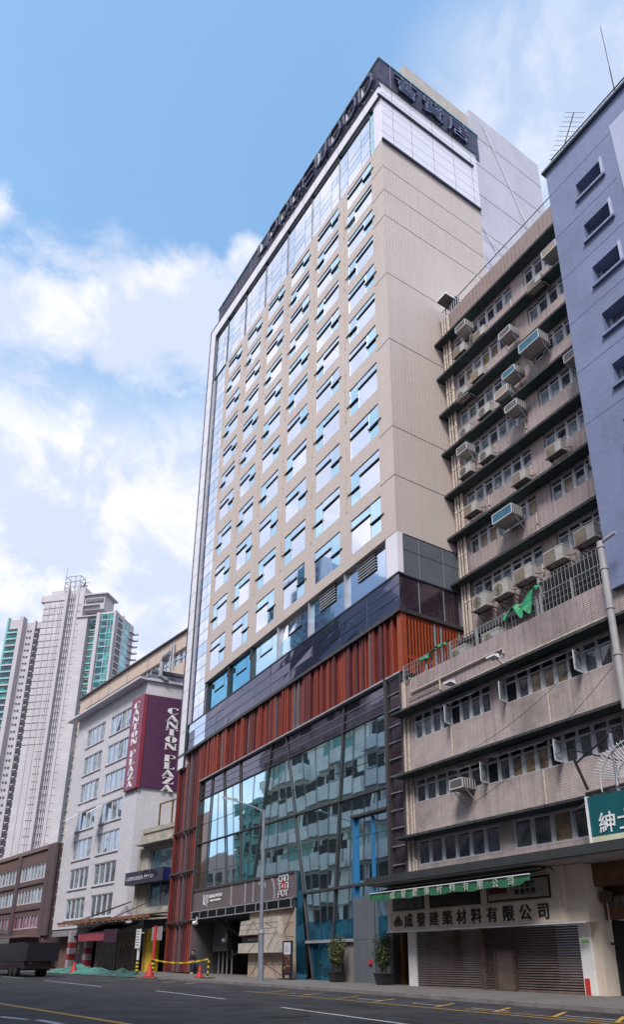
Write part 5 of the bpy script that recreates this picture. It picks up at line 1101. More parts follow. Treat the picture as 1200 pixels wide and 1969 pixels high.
for i in range(15): mb.bar((-13.5 + i * 1.45, -2.3, 4.9), (-12.8 + i * 1.45, -2.3, 5.15), .05, MLIT); mb.bar((-12.8 + i * 1.45, -2.3, 5.15), (-12.1 + i * 1.45, -2.3, 4.9), .05, RUST)
mb.bar((-13.8, -2.3, 4.86), (7.8, -2.3, 4.86), .07, RUST)
for a, b in ((-9, -1.2), (-7.6, -.8), (0, 6.6)): mb.tube([(a, -2.3, 5.2), (b, 0, 6.9 if b < 0 else 7.2)], .05, RUST, 5)
mb.build('canopy_brace', AC2)
t = thing('maroon_awning', 'drooping maroon awning under the rusty canopy', 'awning', tuple(FP(-3, -1.5, 4)))
mb = MB(FP); mb.hexa([FP(-7.8, -2.2, 3.75), FP(1.2, -2.2, 3.95), FP(1.2, 0, 4.8), FP(-7.8, 0, 4.8), FP(-7.8, -2.2, 3.85), FP(1.2, -2.2, 4.05), FP(1.2, 0, 4.86), FP(-7.8, 0, 4.86)], mat('maroon_cloth', (.045, .012, .03), .7)); mb.build('awning_cloth', t)
mb = MB(FP); mb.box(-7.8, -1.5, -2.25, -2.2, 3.2, 3.86, mat('red_valance', (.32, .05, .07), .7, var=.2)); mb.box(-1.5, 1.4, -2.25, -2.2, 3.0, 4.2, MC['maroon_cloth']); mb.build('awning_valance', t)
# =================================================================== BROWN BLOCK at the far left
B = thing('brown_tiled_block', 'low brown tiled block with long window bands at the far left', 'building', (-105, 22, 0))
BW = []
for z1_, z0_ in ((13.3, 11.3), (10.2, 8.3), (6.9, 5.2)): BW += [(-47.5, -36.6, z0_, z1_), (-35.4, -25.4, z0_, z1_)]
mb = MB(FP); mb.openm = True; mb.wall(-60, -22.5, 0, 15.3, BW, -.3, BRN, .25); mb.poly([(-22.5, -.3, 0), (-22.5, 12, 0), (-22.5, 12, 15.3), (-22.5, -.3, 15.3)], BRN2); mb.poly([(-60, -.3, 15.3), (-22.5, -.3, 15.3), (-22.5, 12, 15.3), (-60, 12, 15.3)], CONC); mb.build('wall', B)
mb = MB(FP); mb.box(-60, -22.3, -.5, -.3, 14.9, 15.4, mat('brown_coping', (.22, .15, .14), .8)); mb.box(-36.6, -35.4, -.5, -.3, 4.2, 15, BRN2); mb.box(-25.2, -22.3, -.6, -.3, 4.2, 15.2, BRN2)
for z_ in (10.75, 7.6): mb.box(-60, -25.4, -.45, -.3, z_ - .1, z_ + .15, BRN2)
mb.build('pilaster', B)
for h in BW:
    f = MB(FP); n = 8; w = (h[1] - h[0]) / n
    for i in range(n + 1): f.box(h[0] + i * w - .06, h[0] + i * w + .06, -.25, -.1, h[2], h[3], MLIT if h[2] > 6 else mat('pink_frame', (.38, .14, .18), .6))
    f.box(h[0], h[1], -.25, -.1, h[2], h[2] + .12, MLIT); f.box(h[0], h[1], -.25, -.1, h[3] - .1, h[3], MLIT); fo = f.build('window', B)
    g = MB(FP); g.openm = True
    for i in range(n): g.poly([(h[0] + i * w, -.1, h[2]), (h[0] + (i + 1) * w, -.1, h[2]), (h[0] + (i + 1) * w, -.1, h[3]), (h[0] + i * w, -.1, h[3])], random.choice((G_WIN2, G_PLZ, G_WIN)))
    g.build('pane', fo)
mb = MB(FP); mb.box(-60, -24, -2.2, -.3, 4.05, 4.3, mat('dim_pink_canopy', (.22, .14, .14), .8)); mb.box(-60, -30, -2.3, -2.2, 3.3, 4.0, mat('dim_sign_board', (.20, .19, .20), .7)); mb.box(-46, -34, -2.25, -1.2, 4.6, 5.2, MC['dim_sign_board']); mb.build('shop_canopy', B)
mb = MB(FP); mb.box(-60, -26.5, -.42, -.3, 0, 3.3, DARKV); mb.box(-26.4, -23, -.42, -.3, .2, 4, mat('brick_red_panel', (.15, .055, .055), .8)); mb.box(-24.0, -23.8, -.6, -.3, 0, 12, RUST); mb.build('dark_shop', B)
t2 = text('board_lettering', '大興五金工程', FP, -44.5, -2.32, 3.42, .5, mat('dim_letter', (.10, .04, .05), .7), B, ext=.01, bold=.01, space=1.6) if False else None
# =================================================================== LONG PEACH BUILDING behind the white block
FB = Fr(-71.1, 37.5, 7.7)
Q = thing('peach_ribbon_block', 'long peach coloured block with ribbon windows rising behind the white block', 'building', (-100, 40, 0))
mb = MB(FB); mb.openm = True; mb.wall(-63, 6, 10, 47.8, [(-60, 6, 43.0, 45.4), (-60, 6, 38.3, 40.8)], 0, BEI2, .5); mb.poly([(-63, 0, 10), (-63, 18, 10), (-63, 18, 47.8), (-63, 0, 47.8)], PLZ); mb.build('wall', Q)
mb = MB(FB); mb.box(-63.3, 6, -.4, 0, 47.8, 48.05, MGRY)
for i in range(8): mb.box(-58 + i * 7.5, -57.7 + i * 7.5, -.1, 0, 45.4, 47.8, ALU)
for a in (-27.0, -26.2): mb.tube([(a, -.3, 43), (a, -.3, 47)], .16, ALU, 8)
mb.build('roof_trim', Q)
for z0_, z1_ in ((43.0, 45.4), (38.3, 40.8)):
    f = MB(FB)
    for i in range(45): f.box(-60 + i * 1.5, -59.9 + i * 1.5, .25, .45, z0_, z1_, MLIT)
    f.box(-60, 6, .25, .45, z0_, z0_ + .15, MLIT); f.box(-60, 6, .3, .45, z0_ + 1.2, z0_ + 1.3, MLIT); fo = f.build('window', Q); g = MB(FB); g.openm = True; g.poly([(-60, .45, z0_), (6, .45, z0_), (6, .45, z1_), (-60, .45, z1_)], G_PLZ); g.build('pane', fo)
# =================================================================== RESIDENTIAL TOWER in the distance
FT = Fr(-293.78, 60.76, 45.2)
T = thing('residential_tower', 'very tall pink and white residential tower with teal glass bays and pipe risers', 'tower', (-293, 60, 0))
mb = MB(FT); mb.openm = True
mb.box(-21.5, -10.5, .6, 18, 0, 151.5, TOWR); mb.box(-23.2, -10.5, .2, 18, 151.5, 154.6, TOWR); mb.box(-10.5, -5.0, 1.6, 18, 0, 156.5, TOWR); mb.box(-4.2, 1.5, 0, 18, 0, 141.8, TOWR); mb.box(-4.2, -1.6, 0.1, 16, 141.8, 156.8, TOWR); mb.box(1.5, 7.2, 3.0, 18, 0, 141.5, TOWR); mb.box(-19.5, -12, 2, 16, 154.6, 157.5, TOWR)
mb.box(7.4, 14.6, .6, 17, 0, 143.4, TOWR); mb.build('wall', T)
mb = MB(FT); mb.box(-10.9, -9.6, -.3, 1.6, 0, 157.5, TOWB); mb.box(-5.6, -4.2, -.3, 1.6, 0, 158.5, TOWB); mb.box(6.0, 7.6, -.5, 3, 0, 143, TOWB); mb.box(14.0, 14.9, -.2, .8, 0, 143.6, TOWB); mb.box(14.5, 14.9, 1.4, 2.4, 0, 143.6, TOWB); mb.box(14.5, 14.9, 6.2, 7.2, 0, 144, TOWB); mb.box(14.5, 14.9, 15, 15.6, 0, 143, TOWB); mb.build('rib', T)
mb = MB(FT)
for x in (-8.9, -7.9, -7.0, -6.3): mb.box(x, x + .22, .9, 1.3, 0, 155, mat('tower_pipe', (.66, .64, .66), .6))
for i in range(48): mb.box(-9.4, -5.8, .8, 1.35, 4 + i * 3.15, 4.16 + i * 3.15, mat('tower_pipe_band', (.22, .19, .2), .8))
mb.build('riser_pipe', T)
mb = MB(FT)
for i in range(27, 48):
    mb.box(-21.3, -15, .4, .6, i * 3.15, i * 3.15 + .18, TJ)
for i in range(14, 48): mb.box(-14.5, -10.9, .4, .6, i * 3.15, i * 3.15 + .2, TJ if i % 2 else TOWB); mb.box(-4.2, -2.6, -.1, 0, i * 3.15, i * 3.15 + .14, TJ)
for x in (-18.6, -15.8, -13.4, -12.4): mb.box(x, x + .18, .35, .6, 40, 150, TOWB)
mb.box(-17.5, -14.5, .3, .6, 88, 108, mat('moss_stain', (.30, .30, .20), .9, var=.6, vscale=.3)) if False else None
mb.build('wall_joint', T)
z_ = 4.0; nf = 0
wmb = {}
def tw(name, boxes):
    o = MB(FT)
    for bx in boxes: o.box(*bx)
    o.build(name, T)
wins = []; frs = []; fins = []
for i in range(13, 45):
    z_ = 1.2 + i * 3.15
    if z_ > 141: break
    if not (82 < z_ < 89): wins += [(2.0, 6.0, 2.6, 3.0, z_, z_ + 1.5, G_TEA)]; fins += [(1.6, 6.1, 2.2, 3.0, z_ - .7, z_ - .15, mat('pale_teal_balcony', (.30, .52, .50), .5)), (2, 6, 2.5, 3, z_ + 1.6, z_ + 1.8, TOWB)]
    wins += [(8.0, 14.0, .3, .6, z_ - .4, z_ + 2.5, random.choice((G_TEA, mat('glass_teal_light', (.14, .50, .46), .15, metal=.5, var=.3, vscale=.3)))), (8.5, 10.8, .25, .3, z_ + .4, z_ + 1.9, mat('tower_dark_pane', (.04, .09, .13), .1))]
    frs += [(7.8, 14.2, .1, .6, z_ + 2.5, z_ + 2.7, MLIT), (11.0, 11.15, .15, .3, z_ - .4, z_ + 2.5, MLIT), (12.6, 12.7, .15, .3, z_ - .4, z_ + 2.5, MLIT)]
    fins += [(14.6, 15.3, 2.4, 6.2, z_ - .8, z_ - .3, MLIT)]; wins += [(14.55, 14.75, 2.6, 6.0, z_ - .1, z_ + 1.8, mat('tower_dark_pane2', (.05, .05, .06), .3)), (14.6, 14.8, 7.2, 12.6, z_ - .6, z_ + 2.4, G_TE2)]
    fins += [(14.6, 15.6, 13.2, 16.6, z_ - .6, z_ - .1, TOWB), (14.6, 17.0, 16.8, 17.8, z_ - .4, z_ + .2, TOWB)]
tw('balcony', fins); tw('window_glazing', wins); tw('window_frame', frs)
tw('roof_deck', [(-2.5, 9.5, 0, 10, 152.5, 153.1, TOWB), (-1.6, 8, 1, 9, 145.5, 152.5, TOWR), (-.8, 7.5, .4, 1, 149.2, 150.6, JOINT), (-1.6, 6, -.2, 1, 147.2, 147.7, TOWB), (-3.8, 6.4, -.6, 1, 141.6, 142.1, TOWB)])
fr5 = MB(FT)
for zz5 in (158.2, 160.8, 163.6):
    for (a, b, c_, d_) in ((-12.6, -5.4, 1, 1), (-12.6, -5.4, 5, 5)): fr5.bar((a, c_, zz5), (b, d_, zz5), .28, ALU)
    fr5.bar((-12.6, 1, zz5), (-12.6, 5, zz5), .28, ALU); fr5.bar((-5.4, 1, zz5), (-5.4, 5, zz5), .28, ALU)
for a in (-12.6, -10.2, -7.8, -5.4):
    for b in (1, 5): fr5.bar((a, b, 157), (a, b, 163.8), .28, ALU)
fr5.build('roof_cage', T)
m6 = MB(FT); m6.bar((-12.9, 1, 157), (-12.6, 1, 168.5), .2, ALU); m6.bar((-4.5, 2, 156.5), (-3.2, 2, 160.2), .5, MGRY); m6.bar((-4.8, 2, 160.4), (-1.0, 2, 160), .12, MGRY); m6.box(-3, -2.2, 1.8, 2.2, 158.2, 158.7, MGRY); m6.build('mast', T)
T2 = thing('residential_tower', 'teal balconied residential tower half hidden at the left edge behind the taller one', 'tower', (-310, 50, 0))
mb = MB(FT); mb.box(-40, -33, 3.0, 20, 0, 145.6, TOWR); mb.box(-33, -22, 4.5, 20, 0, 144.2, TOWR); mb.build('wall', T2)
mb = MB(FT); mb.box(-33.6, -31.6, 1.6, 4.5, 0, 146.2, TOWB); mb.box(-27.2, -26.4, 3.4, 4.5, 0, 144.5, TOWB); mb.box(-40.1, -39.2, 2.2, 3.4, 0, 146.6, mat('teal_edge', (.20, .45, .44), .6)); mb.build('rib', T2)
a1 = MB(FT); a2 = MB(FT); a3 = MB(FT)
for i in range(13, 45):
    z_ = .8 + i * 3.15
    a1.box(-38.8, -34.2, 2.7, 3.0, z_, z_ + 1.6, random.choice((G_TEA, mat('tower_dark_pane', (.04, .09, .13), .1)))); a2.box(-39, -34, 1.9, 3, z_ - .9, z_ - .2, MC['pale_teal_balcony'] if i % 3 else TOWB)
    a1.box(-29.4, -28.6, 4.3, 4.5, z_, z_ + .9, MC['tower_dark_pane']); a3.box(-30.6, -30.0, 4.0, 4.5, z_ + .4, z_ + .8, MC['tower_dark_pane']); a1.box(-26.2, -22.5, 4.2, 4.5, z_ - .5, z_ + 1.5, MC['tower_dark_pane2']); a2.box(-26.2, -24.8, 3.6, 4.5, z_ - .9, z_ - .5, TOWB)
a1.build('window_glazing', T2); a2.build('balcony', T2); a3.build('air_conditioner_box', T2)
# =================================================================== STREET OBJECTS
t = thing('street_lamp', 'tall grey steel street lamp post standing on the pavement edge in front of the hotel', 'street lamp', (-39.95, 20.8, .12))
mb = MB(); mb.tube([(-39.95, 20.8, .1), (-40.1, 20.8, 2.9)], .165, GALV, 12); mb.tube([(-40.1, 20.8, 2.9), (-40.3, 20.8, 10.3)], .125, GALV, 12, r1=.09); mb.tube([(-40.09, 20.8, 2.85), (-40.1, 20.8, 3.05)], .19, ALU, 12); mb.build('post', t)
mb = MB(); mb.tube([(-40.3, 20.8, 10.2), (-41.8, 20.8, 10.75), (-44.9, 20.8, 11.75)], .05, GALV, 8); mb.build('arm', t)
mb = MB(); mb.hexa([(-44.6, 20.62, 11.62), (-44.6, 20.98, 11.62), (-46.7, 20.9, 12.2), (-46.7, 20.7, 12.2), (-44.6, 20.65, 11.82), (-44.6, 20.95, 11.82), (-46.7, 20.88, 12.32), (-46.7, 20.72, 12.32)], ALU); mb.build('lamp_head', t)
def cone():
    t = thing('traffic_cone', 'x', 'traffic cone')
    mb = MB(); mb.lathe([(.03, .75), (.035, .75), (.22, .06), (.22, .05)][::-1], REDP, n=16); mb.build('body', t)
    mb = MB(); mb.lathe([(.155, .27), (.11, .44), (.0, .44)], mat('cone_white', (.62, .60, .60), .5, var=.15), n=16); mb.lathe([(.075, .57), (.055, .64), (0, .64)], MC['cone_white'], n=16); mb.build('white_band', t)
    mb = MB(); mb.box(-.26, .26, -.26, .26, 0, .06, REDP); mb.build('base', t); reg(t); return t
c0 = cone(); CN = [(-46.9, 19.9, 1.0, 'traffic cone by the leaning striped post beneath the yellow tape, nearest to the hotel porch'), (-49.4, 17.4, 1.25, 'large red and white traffic cone beside the tall sign bollard at the kerb'), (-67.4, 17.0, 1.35, 'traffic cone standing in front of the green tarpaulin'), (-75.5, 16.5, 1.3, 'faded traffic cone beyond the tarpaulin, left of the others'), (-73.2, 15.6, 1.0, 'plain red cone half hidden close to the dark truck')]
for i, (x, y, s, lab) in enumerate(CN):
    o = c0 if i == 0 else dup(c0, (0, 0, 0)); o.location = (x, y, gz(x) + .0 + (.135 if i in (0, 1) else 0)); o.scale = (s, s, s); o['label'] = lab; o['group'] = 'traffic cones along the roadworks'
def bollard(x, y, h, lab, plate):
    z0_ = gz(x) + .13; t = thing('sign_bollard', lab, 'bollard', (x, y, z0_), 'striped bollards along the roadworks')
    mb = MB(); hh = 1.05
    for i in range(8): mb.lathe([(.13, i * hh / 8), (.13, (i + 1) * hh / 8 - .001)], BLACK if i % 2 else YELP, (x, y, z0_), 12)
    mb.build('striped_base', t)
    mb = MB(); mb.lathe([(.11, hh), (.11, h)], REDP if plate == 'grey' else MLIT, (x, y, z0_), 10); mb.build('post', t)
    if plate == 'grey': mb = MB(); mb.box(x - .95, x + .95, y - .03 + .12, y + .03 + .12, z0_ + h - .95, z0_ + h - .05, ALU); mb.build('blank_plate', t)
    else:
        mb = MB(); mb.box(x - .5, x + .5, y - .15, y - .1, z0_ + h - 1.4, z0_ + h, WHITE); mb.build('notice_plate', t)
        mb = MB()
        for i in range(6): mb.box(x - .38, x + .3 + .05 * (i % 2), y - .155, y - .15, z0_ + h - .2 - i * .2, z0_ + h - .13 - i * .2, JOINT)
        mb.build('notice_text', t)
bollard(-50.6, 18.0, 3.3, 'red post with blank grey plate on a black and yellow base beside the large cone', 'grey'); bollard(-57.4, 19.2, 3.3, 'post with white notice plate on a black and yellow base', 'white')
t = thing('striped_post', 'thin black and yellow post beside the cone nearest the hotel porch', 'post', (-45.6, 19.9, .25))
mb = MB()
for i in range(8): mb.tube([(-45.6 + i * .012, 19.9, .25 + i * .16), (-45.6 + (i + 1) * .012, 19.9, .25 + (i + 1) * .16)], .055, BLACK if i % 2 else YELP, 8)
mb.build('post', t); mb = MB(); mb.box(-46.1, -45.1, 19.6, 20.2, .25, .33, BLACK); mb.build('base', t)
mb = MB(); P1 = Vector((-50.6, 17.85, 1.45)); P2 = Vector((-45.5, 19.9, 1.45))
for i in range(14):
    a = P1.lerp(P2, i / 14) - Vector((0, 0, .5 * 4 * i / 14 * (1 - i / 14) * .5)); b = P1.lerp(P2, (i + 1) / 14) - Vector((0, 0, .5 * 4 * (i + 1) / 14 * (1 - (i + 1) / 14) * .5)); mb.bar(tuple(a), tuple(b), .02, YELP if i % 2 else mat('tape_dark_yellow', (.35, .22, .02), .6), .09)
tag(mb.build('barrier_tape'), 'sagging yellow barrier tape strung from the red post to the thin striped post', 'tape')
# tarpaulin mound
def mound(name, lab, cx, cy, rx, ry, h, m, sd, ang=0):
    rg = random.Random(sd); mb = MB(); nx, ny = 34, 18; i0 = mb._m(m); ca, sa = math.cos(ang), math.sin(ang); ph = [rg.uniform(0, 6) for _ in range(8)]
    for j in range(ny + 1):
        for i in range(nx + 1):
            u = i / nx * 2 - 1; v = j / ny * 2 - 1; r_ = min(1, math.hypot(u, v)); e = max(0, 1 - r_ ** 2.2)
            z = h * e * (.62 + .3 * math.sin(u * 5 + ph[0]) * math.cos(v * 3 + ph[1]) + .16 * math.sin(u * 13 + ph[2] + v * 5) + .08 * rg.uniform(-1, 1)) + .02
            x = u * rx; y = v * ry; X = cx + x * ca - y * sa; Y = cy + x * sa + y * ca; mb.v.append(Vector((X, Y, gz(X) + .02 + max(0.01, z))))
    for j in range(ny):
        for i in range(nx): k = j * (nx + 1) + i; mb.f.append((k, k + 1, k + nx + 2, k + nx + 1)); mb.mi.append(i0)
    mb.openm = True; return tag(mb.build(name), lab, 'tarpaulin')
mound('tarpaulin', 'big crumpled green tarpaulin heaped over the roadworks in front of the white block', -69.5, 18.2, 9.5, 1.9, .72, TARP, 4, .12)
mound('tarpaulin', 'small dark green tarpaulin end trailing towards the notice bollard', -58.6, 18.3, 4.2, 1.2, .55, mat('dark_tarp', (.02, .085, .07), .6, var=.4, vscale=2), 8, .1)
mound('tarpaulin', 'flat grey sheet beside the road at the left of the green heap', -79.0, 16.8, 4.0, 1.2, .5, mat('grey_sheet', (.08, .10, .10), .6, var=.3), 12, .15)
# menu stand
t = thing('menu_stand', 'black standing menu board with a food photo poster in front of the blue glass', 'sign', (-41.2, 23.3, .22)); gzz = gz(-41.2) + .13
mb = MB(); mb.box(-41.75, -40.6, 23.2, 23.3, gzz + .25, gzz + 2.25, BLACK); mb.box(-41.85, -40.5, 23.0, 23.5, gzz, gzz + .07, BLACK); mb.box(-41.65, -41.55, 23.2, 23.3, gzz, gzz + .3, BLACK); mb.box(-40.8, -40.7, 23.2, 23.3, gzz, gzz + .3, BLACK); mb.build('frame', t)
mb = MB(); mb.box(-41.55, -40.72, 23.185, 23.2, gzz + 1.45, gzz + 2.15, mat('poster_white', (.60, .58, .66), .5)); mb.box(-41.55, -40.72, 23.185, 23.2, gzz + .35, gzz + 1.449, mat('poster_dark', (.05, .012, .015), .5)); rg = random.Random(2)
for i in range(26): x = rg.uniform(-41.5, -40.8); z_ = rg.uniform(gzz + .65, gzz + 1.38); mb.lathe([(0, 0), (.06, 0), (.06, .004)], mat('food_%d' % (i % 4), ((.42, .03, .02), (.50, .20, .05), (.35, .30, .25), (.06, .10, .03))[i % 4], .5), (0, 0, 0), 8, lambda a, b, z, x=x, zz=z_: Vector((x + a, 23.182 - z, zz + b)))
for i in range(4): mb.box(-41.4, -40.9 - .04 * i, 23.18, 23.185, gzz + 1.62 + i * .11, gzz + 1.65 + i * .11, JOINT)
mb.build('poster', t)
# potted shrubs
def shrub(x, y, h, lab, sd, m):
    rg = random.Random(sd); z0_ = gz(x) + .13; t = thing('potted_shrub', lab, 'potted plant', (x, y, z0_), 'potted shrubs by the hotel entrance')
    mb = MB(); mb.hexa([(x - .26, y - .26, z0_), (x + .26, y - .26, z0_), (x + .26, y + .26, z0_), (x - .26, y + .26, z0_), (x - .36, y - .36, z0_ + .52), (x + .36, y - .36, z0_ + .52), (x + .36, y + .36, z0_ + .52), (x - .36, y + .36, z0_ + .52)], POT); mb.box(x - .39, x + .39, y - .39, y + .39, z0_ + .50, z0_ + .56, POT); mb.build('planter', t)
    mb = MB(); tips = []
    for i in range(11):
        a = rg.uniform(0, 6.28); r_ = rg.uniform(.05, .42); tp = (x + r_ * math.cos(a), y + r_ * math.sin(a), z0_ + h * rg.uniform(.6, 1)); tips.append(tp); mb.tube([(x + .1 * math.cos(a), y + .1 * math.sin(a), z0_ + .5), (x + .5 * r_ * math.cos(a), y + .5 * r_ * math.sin(a), z0_ + .5 + (tp[2] - z0_ - .5) * .5), tp], .018, RUST, 5)
    mb.build('stem', t); mb = MB(); mb.openm = True
    for tp in tips:
        for f in (.35, .55, .75, 1):
            c_ = Vector((x, y, z0_ + .75)).lerp(Vector(tp), f); leafball(mb, c_, .25, 70, .062, m if rg.random() < .7 else LEAF2, (1, 1, 1.2), rg)
    mb.build('foliage', t)
shrub(-35.6, 23.25, 2.3, 'bushy green shrub in a dark square planter by the grey side door', 3, LEAF2); shrub(-30.9, 23.0, 2.3, 'shadowed shrub in a dark square planter by the dark entrance beside the shop shutter', 5, LEAF)
# cameras on the hotel porch
for i, (x, y, z_, lab) in enumerate(((-57.3, 23.8, 4.35, 'white dome security camera on the porch corner below the vent band'), (-54.9, 25.4, 3.0, 'larger white security camera hanging inside the porch'))):
    t = thing('security_camera', lab, 'camera', (x, y, z_), 'security cameras at the hotel porch'); mb = MB(); mb.tube([(x, y, z_ - .1), (x - .3, y - .15, z_ - .14)], .16, LETW, 10); mb.build('housing', t); mb = MB(); mb.tube([(x, y, z_ - .05), (x, y, z_ + .35)], .04, LETW, 6); mb.build('bracket', t)
# =================================================================== PERSON
def skin_chain(pts, edges, rad, name, m, parent, root=0, sub=1):
    me = bpy.data.meshes.new(name); base = parent.location; me.from_pydata([Vector(p) for p in pts], edges, []); o = bpy.data.objects.new(name, me); C.objects.link(o); o.parent = parent; TRUE[o.name] = Vector(base)
    s = o.modifiers.new('skin', 'SKIN'); s.use_smooth_shade = True
    for i, v in enumerate(me.skin_vertices[0].data): v.radius = (rad[i], rad[i]) if not isinstance(rad[i], tuple) else rad[i]; v.use_root = (i == root)
    o.modifiers.new('sub', 'SUBSURF').levels = sub; o.modifiers['sub'].render_levels = sub; me.materials.append(m); return o
PX = (-58.4, 24.1); pz = gz(-58.4) + .13
pe = thing('person', 'person in a black jacket and dark trousers walking by the red slats beside the porch', 'person', (PX[0], PX[1], pz)); pe.rotation_euler = (0, 0, math.radians(35)); pe.scale = (1.0, 1.0, 1.0)
pts = [(0, 0, .96), (0, 0, 1.14), (0, .01, 1.34), (0, .02, 1.5), (0, .0, 1.585), (0, -.01, 1.66), (0, -.01, 1.75),
 (.10, .0, .90), (.11, -.10, .50), (.115, -.02, .09), (.12, -.13, .04), (-.10, 0, .90), (-.11, .06, .50), (-.115, .20, .12), (-.12, .10, .04),
 (.17, .01, 1.42), (.25, .03, 1.16), (.24, -.08, .93), (.235, -.12, .85), (-.17, .01, 1.42), (-.25, .0, 1.16), (-.25, -.10, .94), (-.245, -.14, .86)]
ed = [(0, 1), (1, 2), (2, 3), (3, 4), (4, 5), (5, 6), (0, 7), (7, 8), (8, 9), (9, 10), (0, 11), (11, 12), (12, 13), (13, 14), (2, 15), (15, 16), (16, 17), (17, 18), (2, 19), (19, 20), (20, 21), (21, 22)]
rad = [(.15, .11), (.135, .10), (.16, .11), (.06, .06), (.062, .07), (.078, .092), (.066, .078), .088, .062, .042, .035, .088, .062, .042, .035, .06, .043, .034, .03, .06, .043, .034, .03]
for s in (1, -1):            # fingers and thumbs grow from the hands
    hb = 18 if s == 1 else 22; hp = Vector(pts[hb])
    for f in range(4):
        k = len(pts); b_ = hp + Vector((0, -.025 + f * .018, -.035)); ln = (.055, .065, .062, .048)[f]
        pts += [tuple(b_), tuple(b_ + Vector((-.006 * s, -.01, -ln * .6))), tuple(b_ + Vector((-.016 * s, -.012, -ln)))]; ed += [(hb, k), (k, k + 1), (k + 1, k + 2)]; rad += [.010, .009, .008]
    k = len(pts); pts += [tuple(hp + Vector((-.02 * s, -.035, -.01))), tuple(hp + Vector((-.028 * s, -.055, -.045)))]; ed += [(hb, k), (k, k + 1)]; rad += [.011, .009]
skin_chain(pts, ed, rad, 'body', SKIN, pe)
jp = [(0, 0, .94), (0, 0, 1.14), (0, .01, 1.36), (0, .02, 1.50), (.18, .01, 1.425), (.255, .03, 1.16), (.245, -.07, .95), (-.18, .01, 1.425), (-.255, 0, 1.16), (-.255, -.09, .96)]
skin_chain(jp, [(0, 1), (1, 2), (2, 3), (2, 4), (4, 5), (5, 6), (2, 7), (7, 8), (8, 9)], [(.18, .14), (.165, .13), (.18, .135), (.09, .08), .078, .062, .052, .078, .062, .052], 'jacket', CLOTH, pe)
tp = [(0, 0, .98), (.10, 0, .88), (.11, -.10, .5), (.115, -.03, .10), (-.10, 0, .88), (-.11, .06, .5), (-.115, .19, .14)]
skin_chain(tp, [(0, 1), (1, 2), (2, 3), (0, 4), (4, 5), (5, 6)], [(.17, .13), .108, .082, .066, .108, .082, .066], 'trousers', JEAN, pe)
hp_ = [(0, .012, 1.72), (0, .02, 1.79), (0, .045, 1.66)]; skin_chain(hp_, [(0, 1), (0, 2)], [(.082, .088), (.05, .06), (.07, .06)], 'hair', HAIR, pe)
for s, y in ((1, -.08), (-1, .14)): skin_chain([(.118 * s, y + .07, .05), (.12 * s, y - .08, .04), (.12 * s, y - .16, .035)], [(0, 1), (1, 2)], [.052, .05, .036], 'shoe', SHOE, pe)
mb = MB(); mb.lathe([(.0, 0), (.012, .005), (0, .01)], BLACK, (.03, -.098, 1.675), 6); mb.lathe([(.0, 0), (.012, .005), (0, .01)], BLACK, (-.03, -.098, 1.675), 6); mb.tube([(0, -.095, 1.67), (0, -.118, 1.64)], .012, SKIN, 5); mb.tube([(-.022, -.097, 1.612), (.022, -.097, 1.612)], .006, REDP, 4)
for s in (1, -1): mb.tube([(.083 * s, .0, 1.69), (.09 * s, .005, 1.635)], .014, SKIN, 5)
fo = mb.build('face'); fo.parent = pe
# =================================================================== TRUCK at the left edge
TR = thing('dark_truck', 'dark flat sided truck on the road at the left edge, maroon lower body', 'truck', (-61, 12, gz(-61)))
mk = mat('truck_black', (.010, .009, .014), .35); mr_ = mat('truck_maroon', (.035, .010, .018), .4); g0 = gz(-55)
def tx(a): return a
FTK = Fr(-58.6, 11.3, 5); g0 = gz(-58) - .05
mb = MB(FTK); mb.box(-9.0, 0, 0, 2.3, g0 + 1.15, g0 + 2.35, mk); mb.box(-9.0, -.35, -.02, 2.32, g0 + 2.35, g0 + 2.46, mk); mb.build('cargo_box', TR)
mb = MB(FTK); mb.box(-9, -.6, .05, 2.25, g0 + .68, g0 + 1.15, mr_); mb.box(-9, -1.2, .15, 2.15, g0 + .5, g0 + .68, mk); mb.box(-.75, -.3, .0, 2.3, g0 + .62, g0 + .78, mr_); mb.build('chassis', TR)
mb = MB(FTK); mb.box(-.02, .02, .15, .45, g0 + .9, g0 + 1.1, mr_); mb.box(-.02, .02, 1.85, 2.15, g0 + .9, g0 + 1.1, mr_); mb.build('tail_light', TR)
mb = MB(FTK); mb.box(-13.0, -9.4, .05, 2.25, g0 + .6, g0 + 2.3, mk); mb.build('cab', TR)
for a in (-2.6, -3.7, -11.4):
    for b in (.05, 2.0):
        w = MB(FTK); w.tube([(a, b - .02, g0 + .48), (a, b + .26, g0 + .48)], .47, mat('tyre', (.012, .012, .012), .9), 20); wo_ = w.build('wheel', TR); w = MB(FTK); w.tube([(a, b - .03, g0 + .48), (a, b + .0, g0 + .48)], .25, MGRY, 14); w.build('rim', wo_)
